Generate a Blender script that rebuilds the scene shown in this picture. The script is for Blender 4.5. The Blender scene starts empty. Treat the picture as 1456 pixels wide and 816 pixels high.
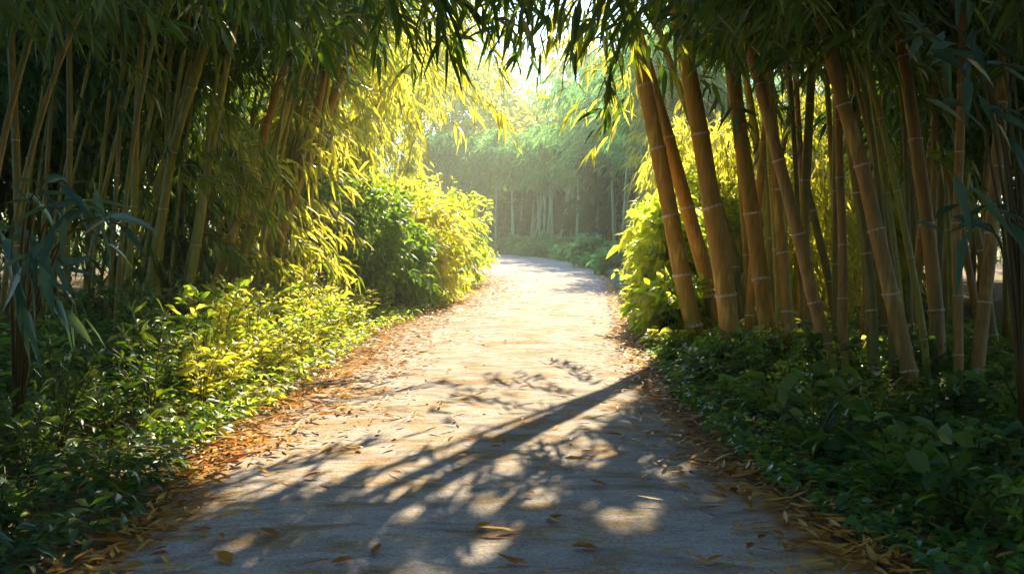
import bpy, math, numpy as np
from mathutils import Vector, Matrix

rng = np.random.default_rng(7)
SC = bpy.context.scene
COL = SC.collection
R = math.radians

# ------------------------------------------------------------------ camera maths
F = 1300.0            # focal length in photograph pixels (1456 wide)
CX, CY, HOR = 728.0, 408.0, 330.0
CH = 1.3
TH = math.atan((CY - HOR) / F)
ct, st = math.cos(TH), math.sin(TH)

def ray(px, py):
    u = (px - CX) / F; v = (CY - py) / F
    return np.array([u, ct + v * st, -st + v * ct])

def gnd(px, py, z=0.0):
    d = ray(px, py); t = (z - CH) / d[2]
    return d * t + np.array([0, 0, CH])

def at(px, py, Y):
    d = ray(px, py); t = Y / d[1]
    return d * t + np.array([0, 0, CH])

def proj(P):
    P = np.atleast_2d(P)
    x = P[:, 0]; y = P[:, 1]; z = P[:, 2] - CH
    f = y * ct - z * st
    up = y * st + z * ct
    f = np.where(f < 0.05, 0.05, f)
    return CX + F * x / f, CY - F * up / f, f

# ------------------------------------------------------------------ sun
SUN_AZ = R(13.0)      # to the right of straight ahead
SUN_EL = R(38.0)
SX = math.sin(SUN_AZ) / math.tan(SUN_EL)     # horizontal travel per metre of height
SY = math.cos(SUN_AZ) / math.tan(SUN_EL)

BX = np.array([-9, -4, -2.4, -1.6, -0.5, 0.0, 0.6, 1.15, 1.6, 2.5, 4.0, 7.0])
BY = np.array([7.0, 6.2, 5.3, 4.75, 4.7, 5.05, 6.3, 8.1, 9.4, 11.0, 12.5, 14.0])

def in_lit(x, y, margin=0.0):
    """ground points that the sun reaches in the photograph"""
    b = np.interp(x, BX, BY) + margin
    left = x > np.interp(y, [8, 9, 10, 11, 14, 16], [-.345, -.37, -.42, -.47, -.47, -.40]) * y
    right = np.where(y < 10.5, x < 1.75, x < 0.40 * y - 0.9)
    return (y > b) & (y < 25.5) & left & right

def in_path_lit(x, y):
    b = np.interp(x, BX, BY)
    return (y > b) & (y < 25.0) & (x > -3.2) & (x < 2.0)

def bans(P, heights=(0.0, 1.0, 2.2, 3.3), strict=True):
    """True where an occluder at P would put a lit place in the shade"""
    P = np.atleast_2d(P)
    out = np.zeros(len(P), bool)
    for zt in heights:
        h = P[:, 2] - zt
        gx = P[:, 0] - SX * h; gy = P[:, 1] - SY * h
        hit = (in_lit if strict else in_path_lit)(gx, gy) & (h > 0.5)
        out |= hit
    return out

FLECKS = [(770, 693, .10), (748, 720, .13), (890, 758, .17), (600, 705, .16), (536, 712, .12), (566, 742, .09),
          (968, 690, .12), (985, 672, .08), (930, 676, .08), (860, 665, .12), (905, 655, .10), (700, 800, .12),
          (428, 662, .10), (400, 610, .14), (930, 735, .08), (310, 800, .05), (880, 650, .1), (470, 640, .12),
          (1035, 640, .05), (650, 690, .09), (405, 660, .08), (350, 690, .12), (520, 690, .08), (735, 790, .06), (690, 735, .06), (640, 715, .07), (800, 660, .10), (770, 640, .09), (455, 700, .05), (580, 670, .10), (700, 670, .12), (1010, 720, .05), (830, 730, .05)]
FP = np.array([[*gnd(a, b)[:2], r] for a, b, r in FLECKS])

def fleck(P):
    P = np.atleast_2d(P)
    gx = P[:, 0] - SX * P[:, 2]; gy = P[:, 1] - SY * P[:, 2]
    out = np.zeros(len(P), bool)
    for x, y, r in FP:
        out |= ((gx - x) / (r * .64 + .03)) ** 2 + ((gy - y) / (r * .85 + .06)) ** 2 < 1
    return out

def gaps(P, thr=.55):
    """gaps cut into the leaf roof beside the path, so that sun dapples stems and undergrowth"""
    P = np.atleast_2d(P)
    x = P[:, 0] - SX * P[:, 2]; y = P[:, 1] - SY * P[:, 2]
    n = (np.sin(x * 5.1 + 1.3 * np.sin(y * 2.3)) * np.sin(y * 3.7 + 1.7 * np.sin(x * 2.9 + 1)) + .5 * np.sin(x * 9.3 + y * 4.1) * np.sin(y * 8.1 - x * 3.3 + 2))
    side = (x > 2.0 + .0 * y) | (x < -2.1)
    return (n > thr) & side & (y < 12)

def keepf(q):
    return ~fleck(q) & ~gaps(q)

# ------------------------------------------------------------------ object helpers
def tag(o, label=None, cat=None, group=None, kind=None):
    if label: o['label'] = label
    if cat: o['category'] = cat
    if group: o['group'] = group
    if kind: o['kind'] = kind
    return o

def empty(name, loc, label=None, cat=None, group=None):
    o = bpy.data.objects.new(name, None); COL.objects.link(o)
    o.location = loc; o.empty_display_size = 0.2
    return tag(o, label, cat, group)

def link(name, me, parent=None, world=True):
    o = bpy.data.objects.new(name, me); COL.objects.link(o)
    if parent is not None:
        o.parent = parent
        if world: o.location = -Vector(parent.location)      # mesh is in world coordinates
    return o

def raw_mesh(name, V, loops, starts, totals, mats, rnd=None, midx=None, smooth=False):
    me = bpy.data.meshes.new(name)
    V = np.asarray(V, np.float32)
    me.vertices.add(len(V)); me.vertices.foreach_set('co', V.ravel())
    me.loops.add(len(loops)); me.loops.foreach_set('vertex_index', np.asarray(loops, np.int32))
    me.polygons.add(len(starts))
    me.polygons.foreach_set('loop_start', np.asarray(starts, np.int32))
    try: me.polygons.foreach_set('loop_total', np.asarray(totals, np.int32))
    except Exception: pass
    if midx is not None: me.polygons.foreach_set('material_index', np.asarray(midx, np.int32))
    if smooth: me.polygons.foreach_set('use_smooth', np.ones(len(starts), bool))
    for m in mats: me.materials.append(m)
    me.update(calc_edges=True)
    if rnd is not None:
        a = me.attributes.new('rnd', 'FLOAT', 'POINT'); a.data.foreach_set('value', np.asarray(rnd, np.float32))
    return me

def norm(a):
    return a / (np.linalg.norm(a, axis=-1, keepdims=True) + 1e-9)

class Buf:
    """collects leaves and tubes of ONE part"""
    def __init__(s):
        s.V = []; s.L = []; s.S = []; s.T = []; s.R = []; s.M = []; s.n = 0; s.l = 0
    def add(s, V, loops, totals, rnd, m=0):
        totals = np.asarray(totals); loops = np.asarray(loops)
        st_ = np.concatenate([[0], np.cumsum(totals)[:-1]]) + s.l
        s.V.append(V); s.L.append(loops + s.n); s.S.append(st_); s.T.append(totals)
        s.R.append(rnd); s.M.append(np.full(len(totals), m)); s.n += len(V); s.l += len(loops)
    def leaves(s, pos, d, L, wr=0.16, droop=0.25, rnd=None, m=0, flat=0.5, shape=0):
        """lance-shaped leaves: base, two ribs of two points with a folded mid rib, tip"""
        N = len(pos)
        if N == 0: return
        d = norm(d)
        n = norm(np.stack([rng.normal(0, 1 - flat, N), rng.normal(0, 1 - flat, N), rng.normal(0.8, 1 - flat, N)], 1))
        side = norm(np.cross(d, n)); up = np.cross(side, d)
        L = np.broadcast_to(L, (N,)).astype(float)
        W = L * wr * rng.uniform(.75, 1.2, N)
        down = np.array([0, 0, -1.0])
        dr = (droop * rng.uniform(.4, 1.5, N) * L)[:, None]
        tt = (0.28, 0.64) if shape == 0 else (0.38, 0.74)
        def c(t): return pos + d * (L * t)[:, None] + down * dr * t * t
        w1 = (W * .5)[:, None]; w2 = (W * (.36 if shape == 0 else .34))[:, None]
        lift = (W * .16)[:, None] * up
        c1 = c(tt[0]); c2 = c(tt[1])
        V = np.stack([c(0), c1 - side * w1 + lift, c1, c1 + side * w1 + lift,
                      c2 - side * w2 + lift, c2, c2 + side * w2 + lift, c(1)], 1).reshape(-1, 3)
        base = np.arange(N)[:, None] * 8
        pat = np.array([0, 2, 1, 0, 3, 2, 1, 2, 5, 4, 2, 3, 6, 5, 4, 5, 7, 5, 6, 7])
        loops = (base + pat[None]).ravel()
        totals = np.tile([3, 3, 4, 4, 3, 3], N)
        if rnd is None: rnd = rng.uniform(0, 1, N)
        s.add(V, loops, totals, np.repeat(rnd, 8), m)
    def tube(s, pts, rad, sides=6, m=1, rnd=.5, cap=True):
        pts = np.asarray(pts, float); K = len(pts)
        rad = np.broadcast_to(rad, (K,))
        tg = norm(np.gradient(pts, axis=0))
        ref = np.array([0.0, 1.0, 0.0]) if abs(tg[0][1]) < .9 else np.array([1.0, 0, 0])
        a = norm(np.cross(tg, ref)); b = np.cross(tg, a)
        an = np.arange(sides) * 2 * math.pi / sides
        V = (pts[:, None] + rad[:, None, None] * (a[:, None] * np.cos(an)[None, :, None] + b[:, None] * np.sin(an)[None, :, None])).reshape(-1, 3)
        k, j = np.meshgrid(np.arange(K - 1), np.arange(sides), indexing='ij')
        j2 = (j + 1) % sides
        lp = np.stack([k * sides + j, (k + 1) * sides + j, (k + 1) * sides + j2, k * sides + j2], -1).reshape(-1)
        tot = [4] * ((K - 1) * sides)
        if cap:
            lp = np.concatenate([lp, np.arange(sides), (K - 1) * sides + np.arange(sides)[::-1]])
            tot += [sides, sides]
        s.add(V, lp, tot, np.full(len(V), rnd), m)
    def tubes_fast(s, A, B, r, m=1):
        """many straight three-sided twigs"""
        N = len(A)
        if N == 0: return
        d = norm(B - A); ref = np.tile([0.1, 0.2, 1.0], (N, 1))
        a = norm(np.cross(d, ref)); b = np.cross(d, a)
        V = []
        for P, k in ((A, 1.0), (B, .4)):
            for q in range(3):
                an = q * 2.094
                V.append(P + r * k * (a * math.cos(an) + b * math.sin(an)))
        V = np.stack(V, 1).reshape(-1, 3)
        pat = np.array([0, 3, 4, 1, 1, 4, 5, 2, 2, 5, 3, 0])
        lp = (np.arange(N)[:, None] * 6 + pat).ravel()
        s.add(V, lp, np.tile([4, 4, 4], N), np.full(len(V), .5), m)
    def mesh(s, name, mats, smooth=False):
        return raw_mesh(name, np.concatenate(s.V), np.concatenate(s.L), np.concatenate(s.S), np.concatenate(s.T),
                        mats, np.concatenate(s.R), np.concatenate(s.M), smooth)

# ------------------------------------------------------------------ materials
def newmat(name):
    m = bpy.data.materials.new(name); m.use_nodes = True
    nt = m.node_tree; nt.nodes.clear()
    out = nt.nodes.new('ShaderNodeOutputMaterial')
    return m, nt, out

def ramp(nt, stops, interp='LINEAR'):
    r = nt.nodes.new('ShaderNodeValToRGB'); e = r.color_ramp.elements
    r.color_ramp.interpolation = interp
    while len(e) > 1: e.remove(e[-1])
    e[0].position = stops[0][0]; e[0].color = (*stops[0][1], 1)
    for p, c in stops[1:]:
        x = e.new(p); x.color = (*c, 1)
    return r

def leaf_mat(name, cols, trans, tk=0.45, gloss=0.10, rough=0.35):
    m, nt, out = newmat(name); N = nt.nodes; Lk = nt.links
    at_ = N.new('ShaderNodeAttribute'); at_.attribute_name = 'rnd'
    st_ = [i / (len(cols) - 1) for i in range(len(cols))]
    r1 = ramp(nt, list(zip(st_, cols))); Lk.new(at_.outputs['Fac'], r1.inputs[0])
    r2 = ramp(nt, list(zip([i / (len(trans) - 1) for i in range(len(trans))], trans))); Lk.new(at_.outputs['Fac'], r2.inputs[0])
    d = N.new('ShaderNodeBsdfDiffuse'); t = N.new('ShaderNodeBsdfTranslucent')
    Lk.new(r1.outputs[0], d.inputs[0]); Lk.new(r2.outputs[0], t.inputs[0])
    mx = N.new('ShaderNodeMixShader'); mx.inputs[0].default_value = tk
    Lk.new(d.outputs[0], mx.inputs[1]); Lk.new(t.outputs[0], mx.inputs[2])
    g = N.new('ShaderNodeBsdfGlossy'); g.inputs['Roughness'].default_value = rough; g.inputs[0].default_value = (.9, .95, 1, 1)
    fr = N.new('ShaderNodeFresnel'); fr.inputs[0].default_value = 1.4
    mt = N.new('ShaderNodeMath'); mt.operation = 'MULTIPLY_ADD'; mt.inputs[1].default_value = gloss * 5; mt.inputs[2].default_value = gloss * .2
    mt.use_clamp = True
    Lk.new(fr.outputs[0], mt.inputs[0])
    mn = N.new('ShaderNodeMath'); mn.operation = 'MINIMUM'; mn.inputs[1].default_value = .13 if gloss < .15 else .2; Lk.new(mt.outputs[0], mn.inputs[0])
    m2 = N.new('ShaderNodeMixShader'); Lk.new(mn.outputs[0], m2.inputs[0])
    Lk.new(mx.outputs[0], m2.inputs[1]); Lk.new(g.outputs[0], m2.inputs[2])
    Lk.new(m2.outputs[0], out.inputs[0])
    return m

M = {}
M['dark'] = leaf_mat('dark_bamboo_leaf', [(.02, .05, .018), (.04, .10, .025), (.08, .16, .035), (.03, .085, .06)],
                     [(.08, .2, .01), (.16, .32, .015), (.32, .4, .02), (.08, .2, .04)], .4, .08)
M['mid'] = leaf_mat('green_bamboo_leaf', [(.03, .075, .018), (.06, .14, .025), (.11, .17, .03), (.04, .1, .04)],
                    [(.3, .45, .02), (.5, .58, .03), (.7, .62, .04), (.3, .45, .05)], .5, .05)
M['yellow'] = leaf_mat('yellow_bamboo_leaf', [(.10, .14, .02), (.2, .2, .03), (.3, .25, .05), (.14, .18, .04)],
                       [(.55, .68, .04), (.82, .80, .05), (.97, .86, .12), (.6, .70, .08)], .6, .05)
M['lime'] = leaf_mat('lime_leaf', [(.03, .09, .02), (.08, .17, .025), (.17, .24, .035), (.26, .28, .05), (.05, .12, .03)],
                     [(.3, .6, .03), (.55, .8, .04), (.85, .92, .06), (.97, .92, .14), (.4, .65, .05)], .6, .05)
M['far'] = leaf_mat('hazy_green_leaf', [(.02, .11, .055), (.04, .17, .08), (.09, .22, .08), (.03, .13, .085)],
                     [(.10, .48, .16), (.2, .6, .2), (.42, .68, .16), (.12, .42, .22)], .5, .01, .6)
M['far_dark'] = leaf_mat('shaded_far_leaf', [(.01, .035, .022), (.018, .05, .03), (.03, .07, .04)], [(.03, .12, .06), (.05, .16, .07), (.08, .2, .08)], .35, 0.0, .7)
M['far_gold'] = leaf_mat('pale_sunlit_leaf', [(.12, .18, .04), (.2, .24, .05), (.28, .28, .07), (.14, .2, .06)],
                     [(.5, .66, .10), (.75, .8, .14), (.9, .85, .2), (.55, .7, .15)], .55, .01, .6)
M['shrub'] = leaf_mat('broad_green_leaf', [(.03, .10, .03), (.06, .17, .035), (.14, .25, .045), (.03, .12, .08)],
                      [(.16, .4, .03), (.28, .52, .03), (.5, .6, .04), (.16, .36, .06)], .42, .06)
M['teal'] = leaf_mat('blue_green_leaf', [(.025, .08, .07), (.05, .14, .13), (.08, .19, .16), (.035, .11, .13)],
                     [(.08, .2, .1), (.14, .3, .12), (.25, .36, .1), (.08, .2, .12)], .35, .09, .35)
M['litter'] = leaf_mat('dry_leaf', [(.1, .035, .012), (.34, .12, .018), (.5, .21, .03), (.6, .36, .09), (.24, .05, .02)],
                       [(.2, .06, .02), (.4, .16, .03), (.5, .25, .05), (.5, .3, .1), (.3, .06, .02)], .15, .04)

def wood_mat(name, c1, c2, c3, rough=.42, scale=(22, 22, 1.1)):
    m, nt, out = newmat(name); N = nt.nodes; Lk = nt.links
    p = N.new('ShaderNodeBsdfPrincipled'); Lk.new(p.outputs[0], out.inputs[0])
    tc = N.new('ShaderNodeTexCoord'); mp = N.new('ShaderNodeMapping'); mp.inputs['Scale'].default_value = scale
    Lk.new(tc.outputs['Object'], mp.inputs[0])
    oi = N.new('ShaderNodeObjectInfo')
    n1 = N.new('ShaderNodeTexNoise'); n1.noise_dimensions = '4D'; n1.inputs['Scale'].default_value = 1.0; n1.inputs['Detail'].default_value = 5
    mw = N.new('ShaderNodeMath'); mw.operation = 'MULTIPLY'; mw.inputs[1].default_value = 37
    Lk.new(oi.outputs['Random'], mw.inputs[0]); Lk.new(mw.outputs[0], n1.inputs['W']); Lk.new(mp.outputs[0], n1.inputs['Vector'])
    n2 = N.new('ShaderNodeTexNoise'); n2.noise_dimensions = '4D'; n2.inputs['Scale'].default_value = 1.7; n2.inputs['Detail'].default_value = 3
    Lk.new(mw.outputs[0], n2.inputs['W']); Lk.new(tc.outputs['Object'], n2.inputs['Vector'])
    ad = N.new('ShaderNodeMath'); ad.operation = 'MULTIPLY_ADD'; ad.inputs[1].default_value = .55
    Lk.new(n2.outputs[0], ad.inputs[0])
    m3 = N.new('ShaderNodeMath'); m3.operation = 'MULTIPLY'; m3.inputs[1].default_value = .5; Lk.new(n1.outputs[0], m3.inputs[0])
    Lk.new(m3.outputs[0], ad.inputs[2])
    gr = (c2[0] * .45, c2[1] * .8, c2[2] * .9)
    r = ramp(nt, [(.30, c1), (.40, gr), (.48, c2), (.56, tuple(.7 * a for a in c2)), (.66, c3)]); Lk.new(ad.outputs[0], r.inputs[0])
    # soot and algae patches
    Lk.new(r.outputs[0], p.inputs['Base Color'])
    p.inputs['Roughness'].default_value = rough
    bp = N.new('ShaderNodeBump'); bp.inputs['Strength'].default_value = .35; bp.inputs['Distance'].default_value = .01
    Lk.new(n1.outputs[0], bp.inputs['Height']); Lk.new(bp.outputs[0], p.inputs['Normal'])
    return m

M['culm_gold'] = wood_mat('golden_bamboo_culm', (.22, .09, .015), (.56, .29, .04), (.74, .50, .10), .5)
M['culm_red'] = wood_mat('reddish_bamboo_culm', (.20, .08, .02), (.44, .22, .055), (.56, .35, .09), .48)
M['culm_green'] = wood_mat('green_bamboo_culm', (.16, .14, .02), (.42, .36, .05), (.58, .46, .10), .45)
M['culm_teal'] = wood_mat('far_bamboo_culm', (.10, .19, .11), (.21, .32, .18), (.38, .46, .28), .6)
M['culm_dark'] = wood_mat('shaded_bamboo_culm', (.11, .09, .02), (.28, .21, .04), (.40, .28, .07), .5)
M['ring'] = wood_mat('pale_node_ring', (.45, .3, .22), (.75, .58, .48), (.85, .72, .64), .4, (30, 30, 30))
M['twig'] = wood_mat('twig_bark', (.05, .03, .01), (.11, .07, .02), (.17, .11, .03), .6)

def path_mat():
    m, nt, out = newmat('sandy_path'); N = nt.nodes; Lk = nt.links
    p = N.new('ShaderNodeBsdfPrincipled'); Lk.new(p.outputs[0], out.inputs[0])
    tc = N.new('ShaderNodeTexCoord')
    def noise(scale, sc=(1, 1, 1), det=5, ro=.55, dist=0.0):
        mp = N.new('ShaderNodeMapping'); mp.inputs['Scale'].default_value = sc; Lk.new(tc.outputs['Object'], mp.inputs[0])
        n = N.new('ShaderNodeTexNoise'); n.inputs['Scale'].default_value = scale; n.inputs['Detail'].default_value = det
        n.inputs['Roughness'].default_value = ro; n.inputs['Distortion'].default_value = dist
        Lk.new(mp.outputs[0], n.inputs['Vector']); return n
    a = noise(1.3, (.9, 2.0, 1), 8, .68, 1.1); b = noise(2.4, (.8, 1.7, 1), 8, .7, .8); c = noise(60, (1, 1.6, 1), 3, .6)
    r1 = ramp(nt, [(.32, (.26, .205, .215)), (.43, (.37, .335, .36)), (.50, (.445, .405, .42)), (.57, (.37, .325, .335)), (.68, (.28, .225, .22))])
    Lk.new(a.outputs[0], r1.inputs[0])
    r2 = ramp(nt, [(.50, (1, 1, 1)), (.56, (.95, .76, .48)), (.64, (.78, .54, .27)), (.8, (.5, .33, .17))]); Lk.new(b.outputs[0], r2.inputs[0])
    mx = N.new('ShaderNodeMix'); mx.data_type = 'RGBA'; mx.blend_type = 'MULTIPLY'; mx.inputs[0].default_value = .8
    Lk.new(r1.outputs[0], mx.inputs[6]); Lk.new(r2.outputs[0], mx.inputs[7])
    r3 = ramp(nt, [(.32, (.5, .48, .46)), (.5, (1, 1, 1)), (.7, (1.15, 1.15, 1.12))]); Lk.new(c.outputs[0], r3.inputs[0])
    m2 = N.new('ShaderNodeMix'); m2.data_type = 'RGBA'; m2.blend_type = 'MULTIPLY'; m2.inputs[0].default_value = .85
    Lk.new(mx.outputs[2], m2.inputs[6]); Lk.new(r3.outputs[0], m2.inputs[7])
    ea = N.new('ShaderNodeAttribute'); ea.attribute_name = 'edge'
    es = N.new('ShaderNodeMath'); es.operation = 'MULTIPLY_ADD'; es.inputs[1].default_value = 1.1
    Lk.new(b.outputs[0], es.inputs[0]); Lk.new(ea.outputs['Fac'], es.inputs[2])
    er = ramp(nt, [(.62, (0, 0, 0)), (.98, (1, 1, 1))]); sb = N.new('ShaderNodeMath'); sb.operation = 'SUBTRACT'; sb.inputs[1].default_value = .45
    Lk.new(es.outputs[0], sb.inputs[0]); Lk.new(sb.outputs[0], er.inputs[0])
    ec = ramp(nt, [(.35, (.16, .07, .025)), (.5, (.38, .19, .06)), (.65, (.5, .33, .14))]); Lk.new(a.outputs[0], ec.inputs[0])
    m4 = N.new('ShaderNodeMix'); m4.data_type = 'RGBA'; Lk.new(er.outputs[0], m4.inputs[0])
    Lk.new(m2.outputs[2], m4.inputs[6]); Lk.new(ec.outputs[0], m4.inputs[7])
    Lk.new(m4.outputs[2], p.inputs['Base Color']); p.inputs['Roughness'].default_value = .95; p.inputs['Specular IOR Level'].default_value = .08
    ad = N.new('ShaderNodeMath'); ad.operation = 'MULTIPLY_ADD'; ad.inputs[1].default_value = .25
    Lk.new(c.outputs[0], ad.inputs[0]); Lk.new(b.outputs[0], ad.inputs[2])
    bp = N.new('ShaderNodeBump'); bp.inputs['Strength'].default_value = .7; bp.inputs['Distance'].default_value = .05
    Lk.new(ad.outputs[0], bp.inputs['Height']); Lk.new(bp.outputs[0], p.inputs['Normal'])
    return m
M['path'] = path_mat()

def ground_mat():
    m, nt, out = newmat('forest_soil'); N = nt.nodes; Lk = nt.links
    p = N.new('ShaderNodeBsdfPrincipled'); Lk.new(p.outputs[0], out.inputs[0])
    tc = N.new('ShaderNodeTexCoord')
    a = N.new('ShaderNodeTexNoise'); a.inputs['Scale'].default_value = 3; a.inputs['Detail'].default_value = 8
    b = N.new('ShaderNodeTexVoronoi'); b.inputs['Scale'].default_value = 22
    Lk.new(tc.outputs['Object'], a.inputs['Vector']); Lk.new(tc.outputs['Object'], b.inputs['Vector'])
    r1 = ramp(nt, [(.3, (.025, .022, .012)), (.5, (.07, .045, .02)), (.7, (.13, .075, .028))])
    mx = N.new('ShaderNodeMath'); mx.operation = 'MULTIPLY_ADD'; mx.inputs[1].default_value = .35
    Lk.new(b.outputs['Distance'], mx.inputs[0]); Lk.new(a.outputs[0], mx.inputs[2]); Lk.new(mx.outputs[0], r1.inputs[0])
    Lk.new(r1.outputs[0], p.inputs['Base Color']); p.inputs['Roughness'].default_value = .9
    bp = N.new('ShaderNodeBump'); bp.inputs['Strength'].default_value = .8; bp.inputs['Distance'].default_value = .06
    Lk.new(mx.outputs[0], bp.inputs['Height']); Lk.new(bp.outputs[0], p.inputs['Normal'])
    return m
M['soil'] = ground_mat()

# ------------------------------------------------------------------ path and ground
LE = [(-2.7, -8.0), (-2.4, -2.0), (-2.05, 1.5)] + [tuple(gnd(a, b)[:2]) for a, b in
     [(150, 816), (222, 735), (290, 665), (335, 622), (430, 570), (505, 510), (560, 468), (640, 437), (688, 405)]] + \
     [(-1.15, 31.0), (-1.6, 38.0), (-5.0, 43.5), (-16.0, 47.0)]
RE = [(2.7, -8.0), (2.4, -2.0), (2.1, 1.5)] + [tuple(gnd(a, b)[:2]) for a, b in
     [(1240, 816), (1120, 722), (1005, 642), (945, 575), (912, 515), (890, 465), (880, 425), (868, 400), (852, 387), (828, 377), (795, 369.5), (755, 364.5)]] + \
     [(-1.5, 55.0), (-8.0, 58.5), (-16.0, 59.5)]

def resample(P, n, jitter=0.0):
    P = np.array(P, float); d = np.r_[0, np.cumsum(np.linalg.norm(np.diff(P, axis=0), axis=1))]
    # sample denser near the camera
    t = np.linspace(0, 1, n) ** 1.25 * d[-1]
    Q = np.stack([np.interp(t, d, P[:, 0]), np.interp(t, d, P[:, 1])], 1)
    for _ in range(6): Q[1:-1] = (Q[:-2] + 2 * Q[1:-1] + Q[2:]) / 4
    if jitter: Q[1:-1] += rng.normal(0, jitter, (n - 2, 2))
    return Q

NP = 260
LQ = resample(LE, NP, .022); RQ = resample(RE, NP, .022)

def edge_x(y):
    """path edges at a distance (valid to about 28 m)"""
    return np.interp(y, LQ[:230, 1], LQ[:230, 0]), np.interp(y, RQ[:230, 1], RQ[:230, 0])

from mathutils import noise as mnoise
def build_path():
    K = 14
    V = []; 
    for i in range(NP):
        for k in range(K + 1):
            t = k / K
            q = LQ[i] * (1 - t) + RQ[i] * t
            crown = 0.03 * (1 - (2 * t - 1) ** 2)
            z = 0.006 + crown + 0.012 * mnoise.noise(Vector((q[0] * 1.3, q[1] * 1.3, 0))) * (1 - (2 * t - 1) ** 4)
            V.append((q[0], q[1], z))
    Fs = []
    for i in range(NP - 1):
        for k in range(K):
            a = i * (K + 1) + k
            Fs.append((a, a + 1, a + K + 2, a + K + 1))
    me = bpy.data.meshes.new('path'); me.from_pydata(V, [], Fs); me.materials.append(M['path'])
    ed = me.attributes.new('edge', 'FLOAT', 'POINT')
    ed.data.foreach_set('value', np.tile(np.abs(2 * np.arange(K + 1) / K - 1) ** 3, NP).astype(np.float32) * .9)
    me.polygons.foreach_set('use_smooth', np.ones(len(Fs), bool)); me.update()
    o = link('path', me); tag(o, kind='structure')

def ground_z(x, y):
    l, r = edge_x(y)
    d = max(l - x, x - r) - 0.1
    if y > 27 and -17 < x < 6: d = min(d, 0) if y < 62 else (y - 62) * .2
    s = min(max(d, 0) / 1.2, 1.0)
    return s * (0.03 if x > 0 else 1) * (0.07 + 0.07 * mnoise.noise(Vector((x * .8, y * .8, 3)))) 

def build_ground():
    xs = np.r_[-600, -200, -80, np.linspace(-40, -8, 24), np.linspace(-7.5, 7.5, 76), np.linspace(8, 40, 24), 80, 200, 600]
    ys = np.r_[-60, -20, np.linspace(-9, 20, 117), np.linspace(21, 60, 40), 80, 120, 250, 700]
    V = [(x, y, ground_z(x, y) if abs(x) < 40 and y < 80 else 0.0) for y in ys for x in xs]
    W = len(xs)
    Fs = [(j * W + i, j * W + i + 1, (j + 1) * W + i + 1, (j + 1) * W + i) for j in range(len(ys) - 1) for i in range(W - 1)]
    me = bpy.data.meshes.new('ground'); me.from_pydata(V, [], Fs); me.materials.append(M['soil'])
    me.polygons.foreach_set('use_smooth', np.ones(len(Fs), bool)); me.update()
    tag(link('ground', me), kind='structure')
build_ground(); build_path()

# ------------------------------------------------------------------ bamboo
def cluster_leaves(buf, C, D, n, L, wr=.15, spread=.55, down=.35, droop=.3, m=0, twig=0.0, crnd=None, flat=.5, tb=.5, shape=0, keep=None):
    """C cluster centres, D twig directions; n leaves fan out at each twig end"""
    C = np.asarray(C); D = norm(np.asarray(D))
    K = len(C)
    if K == 0: return
    cr = rng.uniform(0, 1, K) if crnd is None else crnd
    P = np.repeat(C, n, 0); DD = np.repeat(D, n, 0)
    off = rng.uniform(-.9, .15, K * n)[:, None]
    Ls = rng.uniform(L[0], L[1], K * n)
    d = DD + rng.normal(0, spread, (K * n, 3)) + np.array([0, 0, -down])
    P = P + DD * off * L[1] * 1.1 + rng.normal(0, .02, (K * n, 3))
    rn = np.clip(.55 * rng.uniform(0, 1, K * n) + .45 * np.repeat(cr, n), 0, 1)
    if keep is not None:
        dn = norm(d); q = keep(P + dn * Ls[:, None] * .25) & keep(P + dn * Ls[:, None] * .7)
        P, d, Ls, rn = P[q], d[q], Ls[q], rn[q]
    buf.leaves(P, d, Ls, wr, droop, rn, m, flat, shape)
    if twig > 0:
        buf.tubes_fast(C - D * rng.uniform(tb * .7, tb * 1.4, K)[:, None], C, twig, 1)

def culm_axis(pts3, H, lean_extra=None, n=26):
    """extend the seen axis upward to height H, bending gently; returns fine polyline"""
    P = np.array(pts3, float)
    top = P[-1]
    if top[2] < H:
        d = norm(P[-1] - P[-2]) if len(P) > 1 else np.array([0, 0, 1.0])
        dh = d / max(d[2], .3)
        k = 8; steps = []
        cur = top.copy(); dz = (H - top[2]) / k
        for i in range(k):
            b = lean_extra if lean_extra is not None else np.zeros(3)
            dh = dh + np.array([b[0], b[1], 0]) * (dz * .12)
            cur = cur + np.array([dh[0], dh[1], 1.0]) * dz
            steps.append(cur.copy())
        P = np.vstack([P, steps])
    d = np.r_[0, np.cumsum(np.linalg.norm(np.diff(P, axis=0), axis=1))]
    t = np.linspace(0, d[-1], 60)
    Q = np.stack([np.interp(t, d, P[:, i]) for i in range(3)], 1)
    for _ in range(4): Q[1:-1] = (Q[:-2] + 2 * Q[1:-1] + Q[2:]) / 4
    return Q, t

def culm_mesh(axis, r0, r1, node_s, mat, sides=12, name='culm'):
    """one tapered stalk, slightly waisted between nodes and swollen at each"""
    seg = np.linalg.norm(np.diff(axis, axis=0), axis=1); s = np.r_[0, np.cumsum(seg)]
    tot = s[-1]
    ss = [0.0]
    node_s = [x for x in node_s if 0.05 < x < tot - .05]
    for x in node_s: ss += [x - .035, x - .012, x - .003, x + .006, x + .03]
    ss += list(np.linspace(0, tot, 30)); ss = np.array(sorted(set(np.round(ss, 4))))
    ss = ss[(ss >= 0) & (ss <= tot)]
    pts = np.stack([np.interp(ss, s, axis[:, i]) for i in range(3)], 1)
    rad = r0 + (r1 - r0) * (ss / tot) ** 1.2
    for x in node_s:
        dd = ss - x
        rad *= 1 + .10 * np.exp(-(dd / .022) ** 2) - .035 * np.exp(-((dd - .05) / .03) ** 2)
    b = Buf(); b.tube(pts, rad, sides, 0)
    return b.mesh(name, [mat], True), s

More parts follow.
